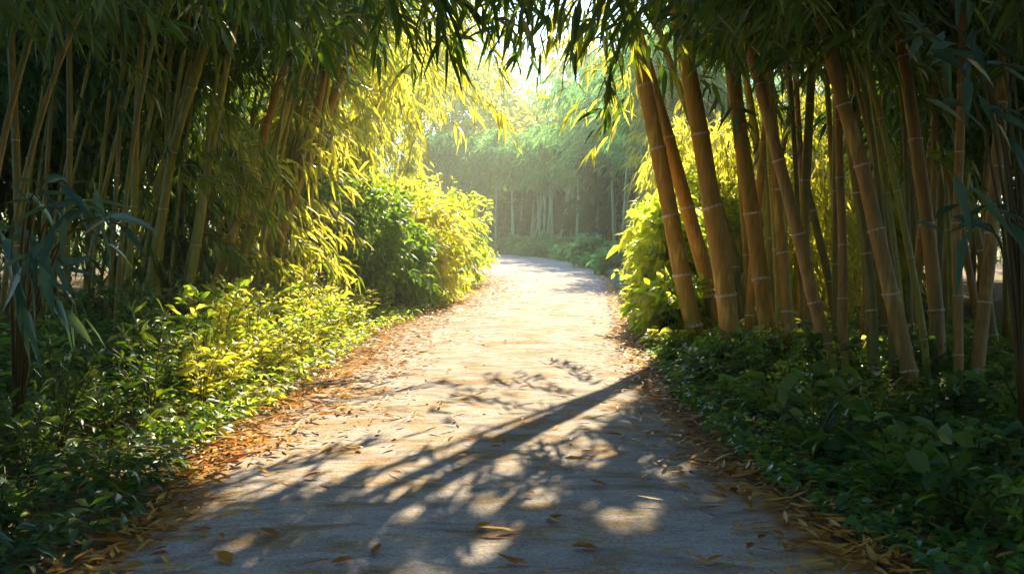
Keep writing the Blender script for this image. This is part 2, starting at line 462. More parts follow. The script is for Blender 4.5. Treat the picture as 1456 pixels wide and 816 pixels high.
def ring_mesh(c, d, r, sides=14):
    b = Buf(); d = norm(d)
    prof = [(-.014, .98), (-.010, 1.09), (0, 1.13), (.009, 1.08), (.014, .98)]
    k = min(1.6, max(.6, r / .07))
    pts = np.array([c + d * h * k for h, _ in prof]); rad = np.array([r * q for _, q in prof])
    a = norm(np.cross(d, [0, 1, 0])); bb = np.cross(d, a)
    an = np.arange(sides) * 2 * math.pi / sides
    wob = 1 + rng.normal(0, .012, (1, sides, 1))
    tilt = (rng.normal(0, .05) * np.cos(an) + rng.normal(0, .05) * np.sin(an))[None, :, None] * r * d
    V = (pts[:, None] + rad[:, None, None] * wob * (a * np.cos(an)[:, None] + bb * np.sin(an)[:, None])[None] + tilt).reshape(-1, 3)
    lp = []; K = len(prof)
    for i in range(K - 1):
        for j in range(sides):
            j2 = (j + 1) % sides
            lp += [i * sides + j, (i + 1) * sides + j, (i + 1) * sides + j2, i * sides + j2]
    b.add(V, lp, [4] * ((K - 1) * sides), np.full(len(V), .5), 0)
    return b.mesh('node_ring', [M['ring']], True)

def hero(pts, wpx, mat, label, H=9.0, nodes=(), base_y=None, group=None, bend=(0, 0), tip=.35, rings=True, crown=None, crown_mat='dark', zc=3.6):
    """pts: photograph pixels, base first; the stalk stands where its foot meets the ground"""
    g = gnd(*pts[0]) if base_y is None else at(pts[0][0], pts[0][1], base_y)
    Y = g[1]
    P3 = [g if base_y is None else np.array([g[0], g[1], 0.0])]
    P3[0][2] = -.05
    for k, (a, b) in enumerate(pts[1:]):
        P3.append(at(a, b, Y + .10 * (k + 1) * (1 if bend[1] >= 0 else -1)))
    axis, _ = culm_axis(P3, H, np.array([bend[0], bend[1], 0]))
    r0 = wpx / 2 * Y / F
    root = empty('bamboo', tuple(axis[0]), label, 'bamboo', group)
    s = np.r_[0, np.cumsum(np.linalg.norm(np.diff(axis, axis=0), axis=1))]
    px, py, _ = proj(axis)
    ns = []
    for ny in nodes:
        ns.append(float(np.interp(-ny, -py[:40], s[:40])))
    ns = sorted(ns)
    gap = np.mean(np.diff(ns)) if len(ns) > 1 else .75 * (Y / 9) * rng.uniform(.85, 1.15)
    if not ns: ns = [rng.uniform(.15, .5)]
    x = ns[-1] + gap
    while x < s[-1]: ns.append(x); x += gap * rng.uniform(.93, 1.1)
    x = ns[0] - gap * .8
    if x > .1: ns.insert(0, x)
    me, _ = culm_mesh(axis, r0 * 1.05, r0 * tip, ns, mat)
    link('culm', me, root)
    if rings:
        for x in ns:
            c = np.array([np.interp(x, s, axis[:, i]) for i in range(3)])
            if c[2] > 4.4: break
            c2 = np.array([np.interp(x + .1, s, axis[:, i]) for i in range(3)])
            rr = (r0 * 1.05 + (r0 * tip - r0 * 1.05) * (x / s[-1]) ** 1.2)
            link('node_ring', ring_mesh(c, c2 - c, rr), root)
    # crown: leafy twigs from the stalk where it does not put the sunlit path in shade
    if crown:
        K = crown
        zz = rng.uniform(zc, H + .5, K)
        base = np.stack([np.interp(zz, axis[:, 2], axis[:, i]) for i in range(3)], 1)
        an = rng.uniform(0, 2 * math.pi, K); rr = rng.uniform(.15, 1.25, K)
        C = base + np.stack([np.cos(an) * rr, np.sin(an) * rr, rng.uniform(-.3, .4, K)], 1)
        D = np.stack([np.cos(an), np.sin(an), np.full(K, -.3)], 1)
        ok = ~bans(C) & free_view(C)
        b = Buf()
        cluster_leaves(b, C[ok], D[ok], 7, (.16, .30), m=0, twig=.004, keep=keepf)
        if ok.sum(): link('foliage', b.mesh('foliage', [M[crown_mat], M['twig']]), root)
    return root, axis

# lower outline (photograph pixels) of the overhanging foliage at the top of the picture
OX = np.array([0, 120, 250, 330, 400, 470, 540, 600, 650, 700, 740, 775, 820, 870, 905, 960, 1010, 1080, 1150, 1250, 1350, 1456])
OY = np.array([105, 75, 60, 75, 105, 120, 100, 118, 95, 55, 95, 60, 95, 115, 70, 85, 110, 115, 120, 120, 150, 170])
def free_view(C, pad=0):
    """twigs may hang into the frame only as low as the photograph shows"""
    px, py, f = proj(C)
    lim = np.interp(px, OX, OY) - 22 - pad - 60 * rng.uniform(0, 1, len(px)) ** 2
    return (py < lim) | (px < -60) | (px > 1520) | (C[:, 1] < 0.5)

G, O_, D_, T_ = M['culm_green'], M['culm_gold'], M['culm_dark'], M['culm_red']
right = [
 ([(994, 498), (969, 391), (954, 307), (935, 211), (906, 70)], 25, O_, 'golden bamboo stem nearest the path, leftmost of the right-hand clump, leaning left', (391, 307, 211), 10.4),
 ([(1026, 490), (1012, 421), (977, 296), (950, 197), (920, 95)], 22, O_, 'golden bamboo stem leaning left just behind the leftmost one of the right clump', (421, 296, 197), 10.7),
 ([(1043, 512), (1033, 419), (1012, 295), (996, 191), (972, 65)], 29, O_, 'thickest golden bamboo stem, third from the path in the right clump', (419, 295, 191), None),
 ([(1098, 508), (1082, 397), (1069, 303), (1051, 180), (1034, 45)], 24, O_, 'thick golden bamboo stem with pale rings right of the thickest one', (480, 397, 303, 180), None),
 ([(1190, 548), (1175, 489), (1157, 430), (1135, 333), (1107, 228), (1064, 60)], 19, T_, 'reddish bamboo stem leaning far left across the middle of the right clump', (542, 489, 430, 333, 228, 121), None),
 ([(1123, 512), (1120, 443), (1113, 360), (1104, 250), (1090, 60)], 17, O_, 'upright golden bamboo stem with two pale rings behind the far-leaning reddish stem', (443, 360, 270), None),
 ([(1149, 505), (1146, 380), (1144, 257), (1151, 149), (1153, 60)], 12, D_, 'thin brown upright bamboo stem behind the crossing reddish stem', (410, 257, 149), None),
 ([(1202, 548), (1197, 500), (1199, 406), (1199, 349), (1194, 253), (1190, 100)], 13, T_, 'thin straight brown bamboo stem left of the long leaning stem', (500, 425, 349, 253), None),
 ([(1303, 562), (1293, 528), (1267, 417), (1245, 327), (1227, 235), (1198, 149), (1172, 40)], 23, T_, 'long thick brown bamboo stem leaning left in the middle of the dark grove', (528, 417, 327, 235, 149), None),
 ([(1242, 552), (1242, 524), (1240, 442), (1232, 350), (1215, 240)], 16, D_, 'short-looking olive bamboo stem rising behind the long leaning brown stem', (524, 442), None),
 ([(1321, 552), (1315, 482), (1295, 366), (1275, 272), (1253, 169), (1222, 55)], 10, G, 'slender green bamboo stem between two thick brown stems at the right', (482, 366, 272, 169), None),
 ([(1338, 545), (1332, 441), (1319, 318), (1302, 199), (1286, 90)], 20, T_, 'thick brown bamboo stem with bright pink rings, right of the slender green stem', (441, 318, 199), None),
 ([(1363, 565), (1363, 421), (1359, 318), (1366, 200), (1368, 90)], 13, T_, 'narrow upright reddish bamboo stem, second from the right edge', (421, 318), None),
 ([(1387, 560), (1389, 528), (1400, 430), (1411, 335), (1420, 200)], 18, T_, 'dark reddish bamboo stem leaning right, rightmost of the near stems', (528, 430), None),
 ([(1192, 470), (1180, 400), (1160, 320), (1140, 240), (1120, 110)], 11, D_, 'thin leaning brown bamboo stem half hidden behind the right clump', (400, 300), 11.5),
 ([(1053, 455), (1048, 380), (1020, 280), (985, 180), (957, 100)], 11, D_, 'thin olive bamboo stem leaning left behind the thickest golden stem', (380, 260), 12.0),
 ([(1048, 450), (1060, 390), (1078, 330), (1110, 230), (1130, 120)], 10, D_, 'thin brown bamboo stem leaning right behind the golden stems', (390, 300), 12.3),
 ([(1096, 470), (1100, 380), (1085, 260), (1062, 120), (1050, 40)], 13, G, 'olive bamboo stem glimpsed between two thick golden ones', (380, 260, 150), 11.2),
]
left = [
 ([(203, 478), (211, 432), (219, 368), (233, 298), (243, 217), (272, 127), (316, 0)], 14, M['culm_green'], 'tall olive bamboo stem leaning right, most prominent in the left grove', (432, 368, 298, 217, 127), None),
 ([(172, 482), (182, 397), (191, 294), (195, 147), (204, 33)], 10, G, 'thin upright bamboo stem just left of the tall leaning one', (397, 294, 147), None),
 ([(222, 470), (230, 340), (236, 235), (241, 95), (241, 20)], 8, G, 'thin green bamboo stem crossing behind the tall leaning stem', (340, 235), 12.8),
 ([(250, 478), (265, 426), (281, 349), (293, 255), (301, 206), (324, 85), (340, 10)], 12, G, 'green bamboo stem leaning right, to the right of the tall olive one', (426, 349, 255, 150), None),
 ([(296, 462), (301, 412), (312, 386), (331, 335), (357, 257), (385, 160)], 14, O_, 'sunlit tan bamboo stem leaning right above the yellow undergrowth', (412, 335, 257), None),
 ([(346, 452), (375, 375), (400, 310), (430, 230), (452, 150)], 14, O_, 'leftmost of three sunlit leaning stems in the left clump', (375, 320, 240), None),
 ([(358, 448), (405, 323), (429, 250), (453, 199), (475, 140)], 12, O_, 'sunlit orange bamboo stem leaning right, middle of three', (400, 323, 250), 13.2),
 ([(409, 440), (424, 360), (438, 298), (452, 230), (470, 150)], 11, G, 'rightmost of three leaning stems beside the yellow leaves', (360, 298), 14.0),
 ([(436, 440), (449, 323), (460, 250), (472, 180)], 10, G, 'olive bamboo stem closest to the yellow foliage left of the path', (380, 300), 15.0),
 ([(152, 485), (160, 349), (168, 230), (172, 120)], 7, D_, 'dim thin bamboo stem left of the thin upright pair', (349, 250), None),
 ([(325, 455), (340, 380), (372, 270), (409, 147), (442, 60)], 12, G, 'shaded bamboo stem leaning right behind the sunlit tan stem', (380, 270, 147), 13.0),
 ([(90, 500), (95, 350), (100, 200), (98, 50)], 9, D_, 'dim brown bamboo stem at the far left behind blue-green leaves', (350, 200), None),
 ([(30, 510), (28, 350), (22, 200), (15, 50)], 12, D_, 'dark reddish bamboo stem at the left edge of the view', (350, 200), None),
 ([(262, 460), (290, 330), (318, 180), (335, 60)], 9, D_, 'dark slender bamboo stem half hidden in the left grove', (330, 200), 13.5),
]
RH = []
for pts, w, mt, lb, nd, by in right:
    RH.append(hero(pts, w, mt, lb, H=rng.uniform(8.5, 10.5), nodes=nd, base_y=by, bend=(.05, .1), group='bamboo stems of the right-hand clump', crown=420, zc=2.9)[0])
LH = []
for pts, w, mt, lb, nd, by in left:
    LH.append(hero(pts, w, mt, lb, H=rng.uniform(8, 10), nodes=nd, base_y=by, bend=(.1, .1), group='bamboo stems of the left-hand grove', crown=330, zc=3.5)[0])

# bright leafy twigs low on the left stems
def low_twigs(roots, n, box, Yr, mat, L=(.15, .28), nl=6):
    for i in range(n):
        root = roots[i % len(roots)]
        px = rng.uniform(box[0], box[2]); py = rng.uniform(box[1], box[3]); Y = rng.uniform(*Yr)
        e = at(px, py, Y)
        if e[2] < .35: continue
        dx = rng.uniform(.3, .6); m = 5
        a0 = e + np.array([-dx, rng.uniform(-.2, .2), rng.uniform(.25, .6)])
        t = np.linspace(0, 1, m)[:, None]
        c = a0 * (1 - t) + e * t; c[:, 2] += .12 * np.sin(math.pi * t[:, 0])
        D = np.tile(norm(e - a0), (m, 1)) + rng.normal(0, .3, (m, 3))
        b = Buf(); cluster_leaves(b, c, D, nl, L, wr=.2, droop=.3, spread=.55, shape=0)
        b.tubes_fast(c[:-1], c[1:], .006, 1)
        link('leafy_twig', b.mesh('leafy_twig', [M[mat], M['twig']]), root)
for k in range(20):
    bx = 1055 + 20.5 * k + rng.uniform(-9, 9); by = rng.uniform(470, 505)
    ln = rng.uniform(-95, 10) if k % 4 else rng.uniform(5, 50)
    Yb = gnd(bx, by)[1]
    RH.append(hero([(bx, by), (bx + ln * .3, by - 150), (bx + ln * .7, by - 300), (bx + ln, by - 420)], rng.uniform(8, 13), [M['culm_gold'], M['culm_red'], M['culm_dark'], M['culm_green']][k % 4],
        'thin bamboo stem filling the gaps behind the thick ones on the right', H=rng.uniform(7.5, 9.5), bend=(.05, .1), group='thin stems behind the right-hand clump', crown=160, zc=3.2)[0])
for k, (x0, y0, x1, y1) in enumerate([(960, 40, 1010, 140), (1030, 90, 1075, 150), (1030, 180, 1080, 230), (1090, 60, 1140, 110), (1100, 160, 1150, 220), (900, 60, 960, 110),
                                      (1120, 60, 1180, 100), (1200, 40, 1260, 90), (1330, 180, 1380, 230), (1380, 250, 1440, 330), (1240, 60, 1300, 130), (1020, 60, 1090, 120)]):
    low_twigs([RH[(k * 5) % len(RH)]], 2, (x0, y0, x1, y1), (8.2, 10.0), 'dark' if k % 3 else 'mid', nl=4)
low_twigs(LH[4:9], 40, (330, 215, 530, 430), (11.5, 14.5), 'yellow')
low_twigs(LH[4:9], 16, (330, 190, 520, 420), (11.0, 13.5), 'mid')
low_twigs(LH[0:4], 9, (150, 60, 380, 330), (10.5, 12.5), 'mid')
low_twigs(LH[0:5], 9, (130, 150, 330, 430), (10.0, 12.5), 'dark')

# ---- arching bamboos whose tops close over the path and shade the foreground
arch = []
for k, (bx, by, ex, ey, H, side) in enumerate([(3.2, 7.6, 1.2, 9.0, 6.2, 1), (3.7, 8.6, .2, 10.6, 6.8, 1), (3.0, 9.4, 2.6, 13, 7.5, 1), (4.3, 9.8, 4.8, 14.5, 8, 1),
                                           (-4.3, 7.2, -1.2, 8.6, 6.3, -1), (-4.9, 8.6, -.4, 10.6, 7.0, -1), (-4.2, 9.6, -2.8, 12.5, 6.5, -1), (-5.4, 10.4, -4.4, 12.5, 7.5, -1),
                                           (-4.8, 6.4, -2.6, 6.8, 5.4, -1), (4.4, 6.2, 2.8, 7.6, 5.6, 1)]):
    t = np.linspace(0, 1, 24)[:, None]
    p0 = np.array([bx, by, 0.0]); p1 = np.array([bx + (ex - bx) * .12, by + (ey - by) * .15, H * .85]); p2 = np.array([ex, ey, H])
    ax = (1 - t) ** 2 * p0 + 2 * t * (1 - t) * p1 + t * t * p2
    arch.append((ax, side))
N = 26000
gx = rng.uniform(-7.5, 8.5, N); gy = rng.uniform(-3.0, 13.5, N)
zz = rng.uniform(2.6, 8.2, N)
C = np.stack([gx + SX * zz, gy + SY * zz, zz], 1)
bb = np.interp(gx, BX, BY)
part = (gy > bb - .35) & (gy < bb + .9) & (rng.uniform(0, 1, N) < .05)      # ragged edge of the shade
ok = (~bans(C + np.array([0, .25, 0]), (0.0,)) | part)
ok &= ~bans(C, (1.2, 2.4)) | (gy < bb - .4)
ok &= free_view(C)
ok &= (C[:, 1] > .8)
ok &= ~((np.abs(C[:, 0]) < 1.5) & (C[:, 1] < 4.5) & (C[:, 2] < 3.0))
C = C[ok]
print('canopy clusters', len(C))
# nearest arching stem
A = np.stack([a[::3] for a, _ in arch])              # (n, k, 3)
own = np.argmin(((C[:, None, None] - A[None]) ** 2).sum(-1).min(-1), 1)
names = ['arching bamboo stem bending left over the path from the right clump', 'long bamboo stem arching high over the middle of the path from the right',
         'steep arching bamboo stem behind the golden clump', 'tall bamboo stem rising into dense dark leaves at the upper right',
         'bamboo stem arching from the left over the near path', 'long bamboo stem arching right over the path from the left grove',
         'bamboo stem arching right above the sunlit left stems', 'tall leafy bamboo stem deep in the left grove',
         'low arching leafy bamboo stem at the upper left corner', 'low arching leafy bamboo stem at the upper right corner']
ROOTS = []
for k, (ax, side) in enumerate(arch):
    ROOTS.append(None)
    root = ROOTS[k] = empty('bamboo', tuple(ax[0]), names[k], 'bamboo', 'arching bamboo stems')
    s = np.r_[0, np.cumsum(np.linalg.norm(np.diff(ax, axis=0), axis=1))]
    me, _ = culm_mesh(ax, .03, .012, list(np.arange(.4, s[-1], .6)), M['culm_dark'], 8)
    link('culm', me, root)
    c = C[own == k]
    if len(c) == 0: continue
    q = ax[np.argmin(((c[:, None] - ax[None]) ** 2).sum(-1), 1)]
    D = norm(c - q) * .6 + rng.normal(0, .35, c.shape); D[:, 2] -= .35
    b = Buf(); cluster_leaves(b, c, D, 8, (.17, .33), wr=.16, twig=.0025, droop=.35, spread=.6, keep=keepf)
    link('foliage', b.mesh('foliage', [M['dark'], M['twig']]), root)

# twigs that hang lowest into the opening
def hang(k, pts, mat, n=5, L=(.16, .27)):
    root = ROOTS[k]
    for (x0, y0, x1, y1, Y) in pts:
        b = Buf()
        A0 = at(x0, y0, Y); B0 = at(x1, y1, Y)
        m = max(2, int(np.linalg.norm(B0 - A0) / .16)); t = np.linspace(.1, 1, m)[:, None]
        c = A0 * (1 - t) + B0 * t; c[:, 2] -= .1 * np.sin(t[:, 0] * 3)
        c += rng.normal(0, .03, c.shape)
        D = np.tile(norm(B0 - A0), (m, 1)) + rng.normal(0, .25, (m, 3))
        cluster_leaves(b, c, D, n, L, wr=.17, twig=0, droop=.3, spread=.5)
        b.tubes_fast(np.vstack([A0[None], c[:-1]]), c, .004, 1)
        link('hanging_twig', b.mesh('hanging_twig', [M[mat], M['twig']]), root)
hang(5, [(650, -40, 712, 92, 9.0), (690, -50, 752, 70, 9.4), (600, -40, 640, 60, 8.6), (730, -60, 790, 40, 9.2)], 'dark')
hang(1, [(830, -40, 772, 62, 9.0), (810, -50, 800, 50, 8.4), (860, -40, 836, 70, 9.2), (780, -50, 712, 30, 8.8), (895, -30, 905, 60, 8.9)], 'mid')
hang(5, [(620, -30, 668, 95, 8.5), (560, -20, 600, 110, 8.0), (700, -40, 690, 60, 8.2), (520, -10, 545, 75, 7.8)], 'dark')
hang(1, [(760, -30, 735, 85, 8.0), (790, -40, 760, 70, 7.6), (840, -20, 800, 95, 8.3), (870, 40, 858, 150, 8.0), (880, 60, 846, 178, 8.1), (720, -40, 728, 40, 7.5), (905, -10, 880, 90, 8.6)], 'dark')
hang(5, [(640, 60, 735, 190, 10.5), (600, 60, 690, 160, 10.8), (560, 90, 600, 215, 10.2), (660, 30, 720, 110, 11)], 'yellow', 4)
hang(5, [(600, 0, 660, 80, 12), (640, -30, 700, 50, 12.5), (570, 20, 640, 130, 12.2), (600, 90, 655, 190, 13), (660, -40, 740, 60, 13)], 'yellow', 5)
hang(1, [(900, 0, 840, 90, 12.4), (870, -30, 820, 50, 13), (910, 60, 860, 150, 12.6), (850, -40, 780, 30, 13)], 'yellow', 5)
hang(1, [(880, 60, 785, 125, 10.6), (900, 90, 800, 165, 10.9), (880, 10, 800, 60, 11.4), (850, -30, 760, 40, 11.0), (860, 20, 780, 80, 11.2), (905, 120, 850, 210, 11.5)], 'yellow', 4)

# ---- background grove bamboos: shared variants
def variant(seed, H, z0, K, leaf, cm, sides=7, rad=.05, mid=.9, lean=None):
    s = np.linspace(0, 1, 14)
    lx, ly = rng.normal(0, .7, 2) if lean is None else (lean * rng.uniform(.6, 1.3), rng.normal(0, .2))
    e_ = 2 if lean is None else 1.25
    ax = np.stack([lx * s ** e_, ly * s ** e_, H * s - .05], 1)
    cme, _ = culm_mesh(ax, rad, rad * .35, list(np.arange(.4, H, .55)), M[cm], sides)
    zz = z0 + (H + .4 - z0) * rng.uniform(0, 1, K) ** .9
    base = np.stack([np.interp(zz, ax[:, 2], ax[:, i]) for i in range(3)], 1)
    an = rng.uniform(0, 2 * math.pi, K); rr = rng.uniform(.1, 1.5, K) ** mid
    C = base + np.stack([np.cos(an) * rr, np.sin(an) * rr, rng.uniform(-.5, .5, K)], 1)
    D = np.stack([np.cos(an), np.sin(an), np.full(K, -.4)], 1)
    b = Buf(); cluster_leaves(b, C, D, 8, leaf, wr=.17, droop=.35, twig=0, spread=.6)
    return cme, b
def variants(n, *a, mat='dark', **k):
    out = []
    for i in range(n):
        c, b = variant(i, *a, **k); out.append((c, b.mesh('foliage', [M[mat], M['twig']])))
    return out

def place(var, x, y, label, group, name='bamboo', cat='bamboo', sc=1.0, rz=None):
    root = empty(name, (x, y, 0), label, cat, group)
    root.rotation_euler = (0, 0, rng.uniform(0, 6.28) if rz is None else rz)
    root.scale = (sc, sc, sc * rng.uniform(.93, 1.08))
    link('culm', var[0], root, False); link('foliage', var[1], root, False)
    return root

VD = variants(5, 9.0, 2.2, 420, (.2, .36), 'culm_dark', rad=.05)
VL = variants(4, 8.0, .7, 520, (.2, .36), 'culm_dark', rad=.045)
VT = variants(5, 9.0, 4.0, 240, (.2, .34), 'culm_green', rad=.028, lean=2.6)
def fill(n, xr, yr, vs, label, group, xmin_px=None, sep=.55, z_test=(3, 4.5, 6, 8), extra=None, cat='bamboo'):
    pts = []; tries = 0
    while len(pts) < n and tries < n * 60:
        tries += 1
        x = rng.uniform(*xr); y = rng.uniform(*yr)
        if extra and not extra(x, y): continue
        tests = []
        for z in z_test:
            for a in np.arange(0, 6.28, 1.26):
                tests.append((x + 1.1 * math.cos(a), y + 1.1 * math.sin(a), z))
        if bans(np.array(tests), (0, 1.5)).any(): continue
        if any((x - a) ** 2 + (y - b) ** 2 < sep ** 2 for a, b in pts): continue
        pts.append((x, y))
        place(vs[len(pts) % len(vs)], x, y, label, group, sc=rng.uniform(.88, 1.12), cat=cat, rz=rng.uniform(-.5, .5) if vs is VT else None)
    print(group, len(pts))
    return pts

fill(20, (-14, -4.6), (12.6, 20), VD, 'dim slender bamboo stem crowded in the dark grove left of the path', 'shaded bamboo stems left of the path',
     extra=lambda x, y: -0.62 * y < x + .3 and x < -.40 * y)
fill(36, (-8, -2.6), (11.8, 15.5), VT, 'thin olive bamboo stem crowded among the left stems', 'thin bamboo stems among the left-hand grove', sep=.22,
     extra=lambda x, y: -0.56 * y < x < -.235 * y, z_test=(6,))
fill(12, (-18, -6), (14.5, 28), VL, 'leafy dark bamboo at the back of the left grove', 'leafy bamboo at the back of the left grove', sep=.9,
     extra=lambda x, y: -0.72 * y < x < -.42 * y)
fill(16, (3.6, 12), (10.2, 17), VD, 'dim slender bamboo stem crowded in the dark grove right of the path', 'shaded bamboo stems right of the path',
     extra=lambda x, y: .41 * y < x < .63 * y)
fill(14, (5, 20), (13.0, 28), VL, 'leafy dark bamboo at the back of the right grove', 'leafy bamboo at the back of the right grove', sep=.9,
     extra=lambda x, y: .40 * y < x < .72 * y)

# ---- sunlit bamboo sprays left (yellow) and right of the path
def leafy_bamboo(x, y, H, lean, z0, K, leaf, mat, label, group=None, rad=.03, spreadr=1.0, heights=(0, 1, 2.2), path_only=True, cm='culm_green', mask=None):
    s = np.linspace(0, 1, 16)
    ax = np.stack([x + lean[0] * s ** 2, y + lean[1] * s ** 2, H * (s - .12 * s ** 3) / .88 - .05], 1)
    root = empty('bamboo', (x, y, 0), label, 'bamboo', group)
    cme, _ = culm_mesh(ax, rad, rad * .3, list(np.arange(.3, H, .5)), M[cm], 8)
    link('culm', cme, root)
    t = rng.uniform(z0 / H, 1, K)
    base = np.stack([np.interp(t, s, ax[:, i]) for i in range(3)], 1)
    an = rng.uniform(0, 2 * math.pi, K); rr = spreadr * rng.uniform(.05, 1, K)
    C = base + np.stack([np.cos(an) * rr, np.sin(an) * rr, -.45 * rr + rng.uniform(-.3, .3, K)], 1)
    D = np.stack([np.cos(an), np.sin(an), np.full(K, -.6)], 1)
    ok = ~bans(C, (0,), strict=False)
    if mask is not None: ok &= mask(C)
    C, D = C[ok], D[ok]
    b = Buf(); cluster_leaves(b, C, D, 7, leaf, wr=.17, droop=.4, twig=.004, spread=.5)
    if len(C): link('foliage', b.mesh('foliage', [M[mat], M['twig']]), root)

def open_mask(C):     # keep the distant opening of the lane free
    px, py, f = proj(C)
    lx = np.interp(py, [0, 60, 130, 200, 300, 400], [690, 690, 650, 600, 610, 690])
    rx = np.interp(py, [0, 60, 130, 200, 300, 400], [800, 800, 850, 890, 900, 890])
    return (px < lx) | (px > rx)
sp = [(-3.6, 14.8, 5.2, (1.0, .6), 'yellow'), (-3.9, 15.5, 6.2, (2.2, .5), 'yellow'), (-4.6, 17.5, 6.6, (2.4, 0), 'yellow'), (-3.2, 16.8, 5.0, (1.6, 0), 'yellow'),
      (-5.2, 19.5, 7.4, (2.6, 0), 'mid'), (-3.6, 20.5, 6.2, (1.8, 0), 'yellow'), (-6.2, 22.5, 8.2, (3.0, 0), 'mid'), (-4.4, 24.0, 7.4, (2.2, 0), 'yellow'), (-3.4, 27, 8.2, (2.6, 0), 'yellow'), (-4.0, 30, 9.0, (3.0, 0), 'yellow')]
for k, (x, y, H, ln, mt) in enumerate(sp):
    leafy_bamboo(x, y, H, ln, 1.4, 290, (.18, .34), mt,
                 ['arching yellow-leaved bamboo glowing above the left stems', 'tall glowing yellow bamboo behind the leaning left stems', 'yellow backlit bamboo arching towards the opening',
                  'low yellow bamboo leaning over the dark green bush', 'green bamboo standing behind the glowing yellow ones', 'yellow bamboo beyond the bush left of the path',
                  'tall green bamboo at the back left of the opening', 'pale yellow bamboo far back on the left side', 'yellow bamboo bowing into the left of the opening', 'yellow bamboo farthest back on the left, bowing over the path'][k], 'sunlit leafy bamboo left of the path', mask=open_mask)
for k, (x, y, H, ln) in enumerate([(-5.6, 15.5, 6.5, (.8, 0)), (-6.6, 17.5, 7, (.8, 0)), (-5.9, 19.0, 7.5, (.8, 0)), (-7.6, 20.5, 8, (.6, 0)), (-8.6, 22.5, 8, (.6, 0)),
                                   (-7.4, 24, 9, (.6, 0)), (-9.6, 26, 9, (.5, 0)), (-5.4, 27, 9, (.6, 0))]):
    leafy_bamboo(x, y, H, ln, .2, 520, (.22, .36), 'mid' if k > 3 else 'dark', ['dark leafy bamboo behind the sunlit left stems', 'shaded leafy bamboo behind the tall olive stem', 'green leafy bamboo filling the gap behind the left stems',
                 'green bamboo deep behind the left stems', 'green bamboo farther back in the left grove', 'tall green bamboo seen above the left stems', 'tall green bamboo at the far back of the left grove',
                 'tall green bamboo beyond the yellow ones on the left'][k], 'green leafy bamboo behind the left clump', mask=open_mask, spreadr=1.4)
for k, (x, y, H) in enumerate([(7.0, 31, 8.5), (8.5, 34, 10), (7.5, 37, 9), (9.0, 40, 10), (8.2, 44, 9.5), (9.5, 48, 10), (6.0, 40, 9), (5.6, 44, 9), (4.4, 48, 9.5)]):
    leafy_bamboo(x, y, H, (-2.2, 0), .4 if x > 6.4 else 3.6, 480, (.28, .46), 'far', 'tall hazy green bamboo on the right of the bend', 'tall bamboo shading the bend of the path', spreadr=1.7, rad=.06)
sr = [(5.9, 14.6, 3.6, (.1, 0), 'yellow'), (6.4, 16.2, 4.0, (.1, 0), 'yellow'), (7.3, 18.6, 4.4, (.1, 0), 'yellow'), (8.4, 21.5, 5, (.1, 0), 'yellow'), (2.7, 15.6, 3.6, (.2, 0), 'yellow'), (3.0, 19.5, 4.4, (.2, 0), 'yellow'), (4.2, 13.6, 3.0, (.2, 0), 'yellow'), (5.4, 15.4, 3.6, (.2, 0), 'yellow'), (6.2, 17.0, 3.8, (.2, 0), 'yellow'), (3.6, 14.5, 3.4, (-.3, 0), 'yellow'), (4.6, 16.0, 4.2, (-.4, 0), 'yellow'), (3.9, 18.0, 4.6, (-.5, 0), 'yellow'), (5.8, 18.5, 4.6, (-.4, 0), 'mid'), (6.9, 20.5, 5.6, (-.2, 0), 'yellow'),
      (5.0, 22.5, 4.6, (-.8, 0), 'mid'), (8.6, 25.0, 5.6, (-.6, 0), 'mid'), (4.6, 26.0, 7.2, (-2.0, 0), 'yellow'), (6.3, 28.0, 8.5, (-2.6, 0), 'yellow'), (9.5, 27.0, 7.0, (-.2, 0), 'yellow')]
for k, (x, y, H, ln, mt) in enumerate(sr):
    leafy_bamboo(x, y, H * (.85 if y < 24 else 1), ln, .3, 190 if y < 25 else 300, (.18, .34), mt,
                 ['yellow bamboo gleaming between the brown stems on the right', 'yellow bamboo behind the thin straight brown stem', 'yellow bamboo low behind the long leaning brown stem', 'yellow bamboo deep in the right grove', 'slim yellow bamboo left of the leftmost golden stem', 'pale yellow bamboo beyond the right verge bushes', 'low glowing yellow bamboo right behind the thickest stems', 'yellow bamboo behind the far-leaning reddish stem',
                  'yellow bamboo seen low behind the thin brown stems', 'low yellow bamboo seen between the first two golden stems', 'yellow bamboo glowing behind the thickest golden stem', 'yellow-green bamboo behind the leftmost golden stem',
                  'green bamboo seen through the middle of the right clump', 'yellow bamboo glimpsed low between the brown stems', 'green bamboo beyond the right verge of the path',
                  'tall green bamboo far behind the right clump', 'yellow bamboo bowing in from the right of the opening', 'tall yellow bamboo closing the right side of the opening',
                  'pale yellow bamboo far behind the brown stems'][k], 'sunlit leafy bamboo right of the path', mask=open_mask)

